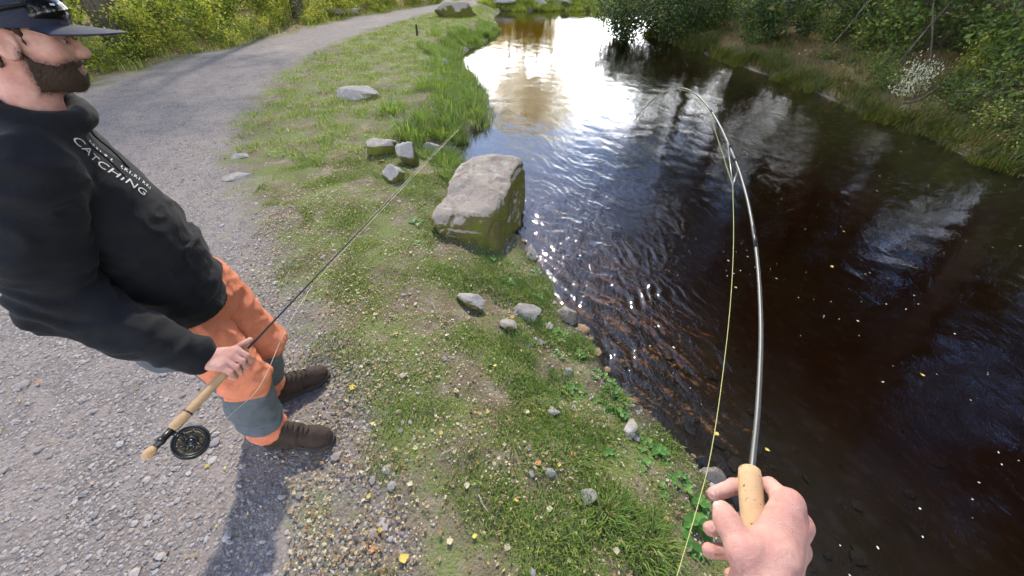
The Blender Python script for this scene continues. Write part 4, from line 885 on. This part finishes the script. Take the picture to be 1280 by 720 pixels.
el_ = np.array(EL_R); de = np.linalg.norm(Vh - el_, axis=1); arm_t = (Vh - np.array(SH_R)) @ unit(np.array(EL_R) - np.array(SH_R))
rg = lambda p, f: 1 - np.abs(pn(p * f)) * 3.2
fold = .011 * np.clip(rg(Vh * np.array((1, 1, 1.7)) + .35 * Vh[:, [2, 0, 1]], 6.5), -.5, 1) + .006 * rg(Vh * np.array((.8, .8, 1.6)) + 3, 15) + .012 * pn(Vh * 4 + 9)
fold += .009 * np.exp(-(de / .13) ** 2) * np.sin((Vh - el_) @ unit((.5, .15, 1.0)) * 150 + 5 * pn(Vh * 9))
chest = sstep(-1.22, -1.15, Vh[:, 0]) * sstep(1.2, 1.27, Vh[:, 2]) * sstep(.95, .99, Vh[:, 1]); fold *= 1 - .88 * chest
Vh = Vh + nh * fold[:, None]; Vh = relax(Vh, Qh, 1, .3)
hood = obj('hoodie', mesh('hoodie', Vh - MO, Qh), HOOD, man)
m_ = ((nh @ np.array((math.cos(.6), math.sin(.6), 0))) > .55) & (Vh[:, 2] > .9) & (Vh[:, 2] < 1.1) & (np.abs((Vh[:, 1] - 1.08) * math.cos(.6) - (Vh[:, 0] + 1.163) * math.sin(.6)) < .1 + .5 * np.clip(1.04 - Vh[:, 2], 0, .09))
patch_of('pocket', Vh, Qh, m_, .012, HOOD, hood, MO)
Hm = Field((-1.36, .85, .78), (-.95, 1.34, .9), .005); Hm.loft([.83, .875], [(-1.18, 1.09), (-1.183, 1.087)], [.12, .126], [.162, .165], .01, 2.2, .6); V_, Q_ = Hm.mesh(); V_ = relax(V_, Q_, 2); n_ = vnormals(V_, Q_)
an_ = np.arctan2(V_[:, 1] - 1.095, V_[:, 0] + 1.16); V_ += n_ * (.0016 * np.sin(an_ * 110))[:, None]; obj('hem', mesh('hem', V_ - MO, Q_), HOOD, hood)
wv_, ev_ = np.array(WR_R), np.array(EL_R); dd_ = unit(wv_ - ev_); G_ = Geo(); G_.tube([wv_ - dd_ * .05, wv_ - dd_ * .04, wv_ - dd_ * .005, wv_ + dd_ * .012, wv_ + dd_ * .014], [.045, .049, .044, .041, .03], 24); obj('cuff', G_.mesh('cuff', True, MO), HOOD, hood)
for s in (-1, 1):
    G_ = Geo(); G_.tube(spline([(-1.125 - s * .015, 1.08 + s * .03, 1.465), (-1.135 - s * .02, 1.08 + s * .033, 1.43), (-1.115 - s * .02, 1.085 + s * .033, 1.38), (-1.1 - s * .02, 1.085 + s * .033, 1.33)], 12), .0028, 6); obj('drawstring', G_.mesh('drawstring', True, MO), HOOD, hood)
# chest print, draped on the cloth
from mathutils.bvhtree import BVHTree
bvh = BVHTree.FromPolygons([tuple(v) for v in Vh], [tuple(int(i) for i in q_) for q_ in Qh])
def drape(V2, off=.0022):
    """V2: (down the chest, towards his left) in metres from the print's corner"""
    out = []
    for dz, dy in V2:
        h = bvh.ray_cast(Vector((-.7, .998 + dy + .35 * dz, 1.455 - dz)), Vector((-1, 0, 0))); x = h[0].x if h[0] else -1.06
        nv = h[1] if h[0] else Vector((1, 0, 0)); nv = nv if nv.x > 0 else -nv; out.append((x + nv.x * off, .998 + dy + .35 * dz + nv.y * off, 1.455 - dz + nv.z * off))
    return np.array(out)
cu = bpy.data.curves.new('chest_text', 'FONT'); cu.body = 'CATCHING'; cu.size = .046; cu.offset = .0; cu.space_character = 1.06; cu.resolution_u = 3
to = bpy.data.objects.new('chest_text', cu); COL.objects.link(to); dg = bpy.context.evaluated_depsgraph_get(); tm = bpy.data.meshes.new_from_object(to.evaluated_get(dg)); bpy.data.objects.remove(to); bpy.data.curves.remove(cu)
import bmesh
bm = bmesh.new(); bm.from_mesh(tm); bmesh.ops.triangulate(bm, faces=bm.faces); bmesh.ops.subdivide_edges(bm, edges=[e for e in bm.edges if e.calc_length() > .005], cuts=3); bmesh.ops.triangulate(bm, faces=bm.faces)
tv = np.array([v.co[:2] for v in bm.verts]); bm.verts.index_update(); tf = np.array([[v.index for v in f.verts] for f in bm.faces]); bm.free()
tv[:, 0] *= .185 / tv[:, 0].max(); tv[:, 1] *= .8; obj('chest_text', mesh('chest_text', drape(tv) - MO, tf, False), PRINT, hood)
G_ = Geo(); g = np.random.default_rng(4)
for k in range(15):
    if k in (6,): continue
    x0 = .025 + k * .0115; G_ = Geo()
    for j, (a, b) in enumerate(((0, .016), (.004, .016), (.0, .004))):
        if j == g.integers(0, 4): continue
        rect = [(x0 + j * .003, .046 + a), (x0 + j * .003 + .0022, .046 + a), (x0 + j * .003 + .0022, .046 + b), (x0 + j * .003, .046 + b)]; G_.add(drape(rect), np.array([[0, 1, 2, 3]]))
    if G_.n: obj('small_print', G_.mesh('small_print', False, MO), PRINT, hood)

# trousers
Tr = Field((-1.44, .86, .08), (-.92, 1.4, .98), .006)
Tr.loft([.76, .84, .95], [(-1.18, 1.1), (-1.185, 1.1), (-1.185, 1.095)], [.112, .118, .095], [.16, .155, .13], .03)
for hpt, kn, an in zip(HIP, KN, AN):
    hpt, kn, an = map(np.array, (hpt, kn, an)); Tr.chain([hpt + (-.005, 0, -.06), (hpt + kn) / 2 + (-.012, 0, 0), kn, (kn + an) / 2 + (-.022, 0, .02), an + (-.006, 0, .075)], [.106, .097, .083, .082, .076], .025)
    Tr.cone(an + (-.004, 0, .06), an + (-.004, 0, .045), .076, .07, .01)
Tr.ell((-1.27, .985, .74), (.09, .085, .13), .05); Tr.ell((-1.25, 1.17, .82), (.085, .09, .11), .04)
Vt, Qt = Tr.mesh(); Vt = relax(Vt, Qt, 2); nt = vnormals(Vt, Qt)
zz = Vt[:, 2]; fold = .011 * np.clip(rg(Vt * np.array((1, 1, 1.5)) + .4 * Vt[:, [1, 2, 0]], 8), -.6, 1) + .004 * rg(Vt + 5, 19) + .006 * np.sin(zz * 95 + 6 * pn(Vt * 6)) * np.exp(-((zz - .2) / .1) ** 2) + .005 * np.sin(zz * 80 + 7 * pn(Vt * 5)) * np.exp(-((zz - .5) / .09) ** 2)
Vt = Vt + nt * fold[:, None]
cxm = np.interp(zz, [.1, .5, .9], [-1.17, -1.1, -1.17]); legk = np.where(Vt[:, 1] > 1.105, 1, 0)
hi_ = np.where(legk == 1, .45, .455) + .05 * (Vt[:, 0] - cxm) / .08 * -.6; grey = ((zz > .185) & (zz < hi_)) | ((Vt[:, 0] < cxm - .03) & (zz > .4))
tone = np.where(grey, 1., 0.); S_ = tone.copy()
for _ in range(2):
    acc = np.zeros(len(Vt)); c_ = np.zeros(len(Vt))
    for k in range(4): np.add.at(acc, Qt[:, k], S_[Qt].mean(1)); np.add.at(c_, Qt[:, k], 1)
    S_ = acc / np.maximum(c_, 1)
tro = obj('trousers', mesh('trousers', Vt - MO, Qt, True, {'tone': S_}), TROUS, man)

# boots
Bf = Field((-.12, -.09, -.02), (.32, .09, .27), .0045)
Bf.chain([(.0, 0, .06), (.01, 0, .13), (.0, 0, .215)], [.048, .05, .058], .02); Bf.chain([(.0, 0, .055), (.1, 0, .06), (.19, 0, .052), (.235, 0, .045)], [.046, .047, .045, .036], .03); Bf.ell((.2, 0, .045), (.065, .049, .035), .02); Bf.cone((.03, 0, .12), (.11, 0, .075), .042, .036, .03)
sl, (X, Y, Z) = Bf.box((-9,) * 3, (9,) * 3); Bf.f = np.maximum(Bf.f, .022 - Z); Bf.cone((0, 0, .2), (0, 0, .26), .045, .05, .004, True)
Vq, Qq = Bf.mesh(); Vq = relax(Vq, Qq, 2); nq = vnormals(Vq, Qq); Vq += nq * (.0025 * fbm(Vq * 28, 3) + .003 * np.sin(Vq[:, 0] * 160) * np.exp(-((Vq[:, 0] - .13) / .03) ** 2))[:, None]
bme = mesh('boot', Vq, Qq); bme.materials.append(BOOT)
out = [(-.055, 0), (-.045, .033), (0, .04), (.06, .036), (.12, .043), (.18, .054), (.225, .05), (.262, .03), (.272, 0), (.262, -.03), (.225, -.05), (.18, -.054), (.12, -.043), (.06, -.036), (0, -.04), (-.045, -.033)]
oc = np.array(out); oc = spline(np.vstack([oc, oc[:1]]), 49)[:-1]; n = len(oc); G_ = Geo(); rings = [(oc, -.002), (oc * (1.02, 1.05), .004), (oc * (1.02, 1.05), .028), (oc * (.97, .95), .032)]
Vr = np.concatenate([np.column_stack([r0, np.full(n, z_)]) for r0, z_ in rings]); j = np.arange(n); fs = [np.stack([k * n + j, k * n + (j + 1) % n, (k + 1) * n + (j + 1) % n, (k + 1) * n + j], -1) for k in range(3)]
G_.add(Vr, [np.concatenate(fs), np.array([list(range(n))[::-1]]), np.array([list(range(3 * n, 4 * n))])]); sme = G_.mesh('sole', False); sme.materials.append(SOLE)
lms = []
for k in range(5):
    G_ = Geo(); f_ = k / 4; x0, z0 = .17 - .085 * f_, .104 + .034 * f_
    G_.tube([(x0 - .012, -.038, z0 - .018), (x0 + .003, -.02, z0), (x0 + .009, 0, z0 + .006), (x0 + .003, .02, z0), (x0 - .012, .038, z0 - .018)], .0028, 6); lm_ = G_.mesh('lace', True); lm_.materials.append(LACE); lms.append(lm_)
for an, rz in ((AN[0], .0), (AN[1], math.radians(38))):
    bo = bpy.data.objects.new('boot', bme); COL.objects.link(bo); bo.parent = man; bo.location = (an[0] - MO[0], an[1] - MO[1], 0.003); bo.rotation_euler.z = rz
    for nm, me in [('sole', sme)] + [('lace', l_) for l_ in lms]:
        so = bpy.data.objects.new(nm, me); COL.objects.link(so); so.parent = bo

# ------------------------------------------------------------------ fly rods
def reel(parent, c, axis, foot, org, ro=.041):
    axis = unit(axis); x_ = unit(np.asarray(foot) - c); x_ = unit(x_ - axis * (x_ @ axis)); y_ = np.cross(axis, x_); an = np.linspace(0, 2 * math.pi, 33)
    ring = lambda r, o: np.array([c + axis * o + r * (math.cos(a) * x_ + math.sin(a) * y_) for a in an])
    G_ = Geo()
    for o in (-.016, .016): G_.tube(ring(ro, o), .0026, 6)
    for k in range(4): a = k * math.pi / 2 + .4; p = c + ro * (math.cos(a) * x_ + math.sin(a) * y_); G_.tube([p - axis * .016, p + axis * .016], .003, 6)
    G_.tube([c + x_ * ro, c + x_ * (ro + .012)], [.007, .006], 8); G_.tube([c + x_ * (ro + .012) - y_ * .03, c + x_ * (ro + .014), c + x_ * (ro + .012) + y_ * .03], [.003, .006, .003], 6)
    rl = obj('reel', G_.mesh('reel', True, org), REELM, parent)
    G_ = Geo()
    for o in (-.014, .014):
        G_.tube(ring(ro * .86, o), .0035, 6); G_.tube(ring(ro * .3, o), .003, 6); 
        for k in range(9): a = k * 2 * math.pi / 9; dv = math.cos(a) * x_ + math.sin(a) * y_; dv2 = math.cos(a + .35) * x_ + math.sin(a + .35) * y_; G_.tube([c + axis * o + dv * ro * .3, c + axis * o + dv2 * ro * .86], .0026, 5)
    G_.tube([c - axis * .015, c + axis * .019], .011, 12); hk = c + axis * .018 + y_ * ro * .62; G_.tube([hk, hk + axis * .016], [.005, .0065], 8)
    obj('spool', G_.mesh('spool', True, org), REELM, rl)
    G_ = Geo(); G_.tube(ring(ro * .5, 0), .011, 8); obj('wound_line', G_.mesh('wound_line', True, org), GOLD, rl)
def guides(parent, P, N, R, org, idx, side, m=STEEL):
    for i in idx:
        t_ = unit(P[i + 1] - P[i - 1]); s_ = unit(side - t_ * (np.asarray(side) @ t_)); G_ = Geo(); c = P[i] + s_ * (R[i] + N); an = np.linspace(0, 2 * math.pi, 13); y_ = np.cross(t_, s_)
        G_.tube([c + N * .8 * (math.cos(a) * s_ + math.sin(a) * y_) for a in an], .0007 + N * .06, 5); G_.tube([c - s_ * N * .8, P[i] + t_ * .012], .0008, 5); G_.tube([c - s_ * N * .8, P[i] - t_ * .012], .0008, 5)
        obj('guide', G_.mesh('guide', True, org), m, parent)
# rod held by the standing angler
R0 = RA - rd_ * .3; rod = thing('fly_rod', R0, 'straight dark fly rod with cork grip and black reel held low by the standing person', 'fishing rod')
G_ = Geo(); G_.tube([R0 - rd_ * .004, R0, R0 + rd_ * .02, R0 + rd_ * .03], [.006, .0125, .0125, .008], 14); obj('butt_knob', G_.mesh('butt_knob', True, R0), CORK, rod)
G_ = Geo(); G_.tube([R0 + rd_ * .03, R0 + rd_ * .08], [.0095, .0095], 12); G_.tube([R0 + rd_ * .04, R0 + rd_ * .052], [.0115, .0115], 12); obj('reel_seat', G_.mesh('reel_seat', True, R0), REELM, rod)
ss = np.array([.08, .085, .12, .2, .26, .31, .355, .36]); G_ = Geo(); G_.tube([R0 + rd_ * s for s in ss], [.009, .0135, .014, .0125, .0125, .0125, .009, .005], 16); obj('handle', G_.mesh('handle', True, R0), CORK, rod)
G_ = Geo(); G_.tube([R0 + rd_ * .13, R0 + rd_ * .134], [.0147, .0147], 14); obj('winding_ring', G_.mesh('winding_ring', True, R0), REELM, rod)
ss = np.linspace(.355, 2.2, 40); PB = np.array([R0 + rd_ * s - np.array((0, 0, .03)) * (s / 2.5) ** 3 for s in ss]); RB = np.linspace(.0036, .0007, 40); G_ = Geo(); G_.tube(PB, RB, 8); obj('blank', G_.mesh('blank', True, R0), BLANKD, rod)
guides(rod, PB, .006, RB, R0, (7, 13, 19, 24, 29, 33, 37), (.6, -.25, -.7), REELM)
rc = R0 + rd_ * .075 + unit((.75, -.2, -.6)) * .06; reel(rod, rc, np.cross(rd_, unit((.75, -.2, -.6))), R0 + rd_ * .075, R0)
so_ = unit((.6, -.25, -.7)); P_ = spline([rc + rd_ * .03 + so_ * .02, grip(-.1, -.085, .05), grip(.0, -.09, .055), PB[3] + so_ * .045, PB[7] + so_ * .011], 30); P_ = np.vstack([P_] + [PB[i] + so_ * (.006 + RB[i]) for i in (13, 19, 24, 29, 33, 37)])
G_ = Geo(); G_.tube(P_, .0011, 5); obj('line', G_.mesh('line', True, R0), LINEP, rod)

# bent rod in the foreground hand
rodp = np.array([(0.3085, 0.2431, 1.3016), (0.3726, 0.3544, 1.2871), (0.464, 0.5321, 1.2823), (0.5534, 0.7513, 1.2962), (0.624, 0.9802, 1.3219), (0.6764, 1.2066, 1.3445), (0.7141, 1.4655, 1.3752), (0.7141, 1.6655, 1.3973), (0.6859, 1.7687, 1.3965), (0.6368, 1.8213, 1.3659), (0.5826, 1.827, 1.3102), (0.5469, 1.8252, 1.2608)])
hnd = np.array([(0.3024, 0.2411, 1.2992), (0.2894, 0.2095, 1.3002), (0.2801, 0.183, 1.2996), (0.2696, 0.1514, 1.2974), (0.2594, 0.1224, 1.2969), (0.2493, 0.0962, 1.2966)])
RO = hnd[-1]; rod2 = thing('fly_rod', RO, 'strongly bent silver fly rod with cork grip held in the bare hand over the water', 'fishing rod')
G_ = Geo(); G_.tube(spline(hnd, 16), np.interp(np.linspace(0, 1, 16), [0, .04, .3, .6, 1], [.0125, .0135, .0135, .014, .0125]), 20); G_.tube([hnd[0], hnd[0] + unit(hnd[0] - hnd[1]) * .002], [.0118, .0105], 20); obj('handle', G_.mesh('handle', True, RO), CORK, rod2)
PB2 = spline(np.vstack([hnd[1:2], rodp[:1] * .5 + hnd[0] * .5, rodp[1:]]), 70); RB2 = np.interp(np.linspace(0, 1, 70), [0, .25, .55, .8, 1], [.004, .004, .0034, .0021, .0013]); G_ = Geo(); G_.tube(PB2, RB2, 10); obj('blank', G_.mesh('blank', True, RO), BLANK, rod2)
for i_ in (33, 35, 41, 47, 52, 24):
    G_ = Geo(); G_.tube(PB2[i_:i_ + 2] if i_ != 24 else PB2[23:26], RB2[i_] + .0006, 10); obj('thread_wrap', G_.mesh('thread_wrap', True, RO), REELM, rod2)
sd2 = np.array((-1, .1, -.1)); gi = (33, 41, 47, 52, 57, 61, 65, 68); guides(rod2, PB2, .005, RB2, RO, gi[1:], sd2)
ga = np.array((0.5676, 0.9537, 1.3526)); G_ = Geo(); G_.tube([PB2[32], ga], .0012, 5); G_.tube([PB2[36], ga], .0012, 5); obj('stripping_guide', G_.mesh('stripping_guide', True, RO), STEEL, rod2)
lp = spline([ga, (0.5026, 0.7629, 1.3102), (0.4293, 0.581, 1.2786), (0.3433, 0.4006, 1.2645), (0.28, 0.2804, 1.2604), (0.2319, 0.2053, 1.2638), (0.1887, 0.1414, 1.265), (0.1651, 0.1023, 1.2648), (.1, -.1, 1.2)], 40)
up_ = np.vstack([[PB2[i] + unit(sd2) * (.006 + RB2[i]) for i in gi[::-1][:-1]], lp]); G_ = Geo(); G_.tube(up_, .0007, 6); obj('line', G_.mesh('line', True, RO), LINE, rod2)
G_ = Geo(); G_.tube([PB2[69], (.42, 2.2, .6), (.2, 2.9, ZW - .1)], .00025, 4); obj('leader', G_.mesh('leader', True, RO), LINEP, rod2)
tl = unit(hnd[-1] - hnd[-2]); b0 = hnd[-1]; G_ = Geo(); G_.tube([b0, b0 + tl * .09, b0 + tl * .1], [.0095, .0095, .012], 12); obj('reel_seat', G_.mesh('reel_seat', True, RO), REELM, rod2)
reel(rod2, b0 + tl * .05 + np.array((0, .01, -.066)), (1, -.3, 0), b0 + tl * .05, RO)

# ------------------------------------------------------------------ the foreground hand
PO = np.array((.27, -.12, 0.))
pe = thing('person', PO, 'bare right hand gripping the cork handle of the bent silver rod', 'person')
Fh = Field((.2, -.16, 1.0), (.37, .255, 1.36), .0018)
K = dict(i=[(0.3144, 0.1914, 1.3223), (0.3194, 0.2223, 1.2968), (0.283, 0.2282, 1.2835), (0.2525, 0.2179, 1.2869)], m=[(0.3244, 0.1763, 1.304), (0.3313, 0.2021, 1.2724), (0.2843, 0.1976, 1.2545), (0.2435, 0.1869, 1.2619)],
         r=[(0.3229, 0.16, 1.2795), (0.324, 0.1737, 1.246), (0.2777, 0.1704, 1.2342), (0.238, 0.1668, 1.2518)], p=[(0.3135, 0.1438, 1.2647), (0.3084, 0.1487, 1.2345), (0.2738, 0.1484, 1.2315), (0.2560, 0.1440, 1.2439)])
PALM = np.array([(0.2985, 0.1686, 1.3167), (0.2691, 0.1385, 1.3211), (0.2485, 0.1104, 1.3138), (0.2329, 0.0769, 1.3046)]); TH = np.array([(0.2537, 0.1238, 1.3189), (0.2368, 0.1393, 1.333), (0.2334, 0.1632, 1.3321), (0.2333, 0.1824, 1.3302)])
for k, q in K.items():
    q = np.array(q); r0 = .0112 if k != 'p' else .0098
    Fh.chain([q[0], q[1], q[2], q[3]], [r0 + .0008, r0 - .0002, r0 - .0012, r0 - .0026], .0025)
    Fh.cone(PALM[2], q[0], .019, .0128, .014); Fh.cone(PALM[1], q[0], .017, .0125, .012)
Fh.chain(list(PALM), [.0145, .019, .024, .0255], .014)
Fh.chain([TH[0] + (0, -.012, -.004), TH[1], TH[2], (TH[2] + TH[3]) / 2, TH[3]], [.0185, .0158, .0122, .0118, .0092], .008)
Fh.cone(TH[1], K['i'][0], .009, .009, .012)
Fh.chain([PALM[3], (.255, .0, 1.19), (.27, -.13, 1.06)], [.027, .034, .042], .02)
Vq, Qq = Fh.mesh(); Vq = relax(Vq, Qq, 2, .5); nq = vnormals(Vq, Qq); Vq += nq * (.0006 * fbm(Vq * 90, 3) + .0012 * pn(Vq * 45))[:, None]; red = np.zeros(len(Vq))
for ch in [np.array(q) for q in K.values()] + [TH]:
    for jn in range(0, 4 if ch is not TH else 3):
        ax_ = unit(ch[min(jn + 1, 3)] - ch[max(jn - 1, 0)]); dv = Vq - ch[jn]; rr_ = np.linalg.norm(dv, axis=1); wg = np.exp(-(rr_ / .0145) ** 2); red = np.maximum(red, wg if jn < 3 else wg * .8)
        Vq -= nq * (.0009 * wg * sstep(.2, .9, np.cos((dv @ ax_) * 2 * math.pi / .0046 + 3 * pn(Vq * 120))))[:, None]
red = np.clip(red * (.6 + .8 * pn(Vq * 30)), 0, 1)
obj('hand', mesh('hand', Vq - PO, Qq, True, {'tone': red}), SKIN, pe)
tdir = unit(TH[3] - TH[2]); nn_ = unit(np.array((-.93, .1, .4))); nn_ = unit(nn_ - tdir * (nn_ @ tdir)); bb_ = np.cross(tdir, nn_); G_ = Geo(); Vn = []
for a in np.linspace(-1, 1, 7):
    for b in np.linspace(-1, 1, 7):
        s_ = max(abs(a), abs(b)); n2_ = math.hypot(a, b) + 1e-9; a_, b_ = a * s_ / n2_, b * s_ / n2_
        Vn.append(TH[3] + tdir * (.0005 + .0068 * a_) + bb_ * .0062 * b_ + nn_ * (.0098 - .0022 * b_ ** 2 - .0016 * max(0, a_) ** 2 - .0006 * s_))
i = np.arange(49).reshape(7, 7); G_.add(Vn, np.stack([i[:-1, :-1], i[:-1, 1:], i[1:, 1:], i[1:, :-1]], -1).reshape(-1, 4)); obj('nail', G_.mesh('nail', True, PO), NAIL, pe)
Fs_ = Field((.1, -.3, .95), (.4, .12, 1.56), .006); Fs_.chain([(.25, .03, 1.215), (.27, -.13, 1.06), (.25, -.17, 1.2), (.2, -.18, 1.45)], [.043, .056, .065, .075], .02)
V_, Q_ = Fs_.mesh(); V_ = relax(V_, Q_, 2); n_ = vnormals(V_, Q_); V_ += n_ * (.006 * rg(V_, 12))[:, None]; obj('sleeve', mesh('sleeve', V_ - PO, Q_), HOOD, pe)
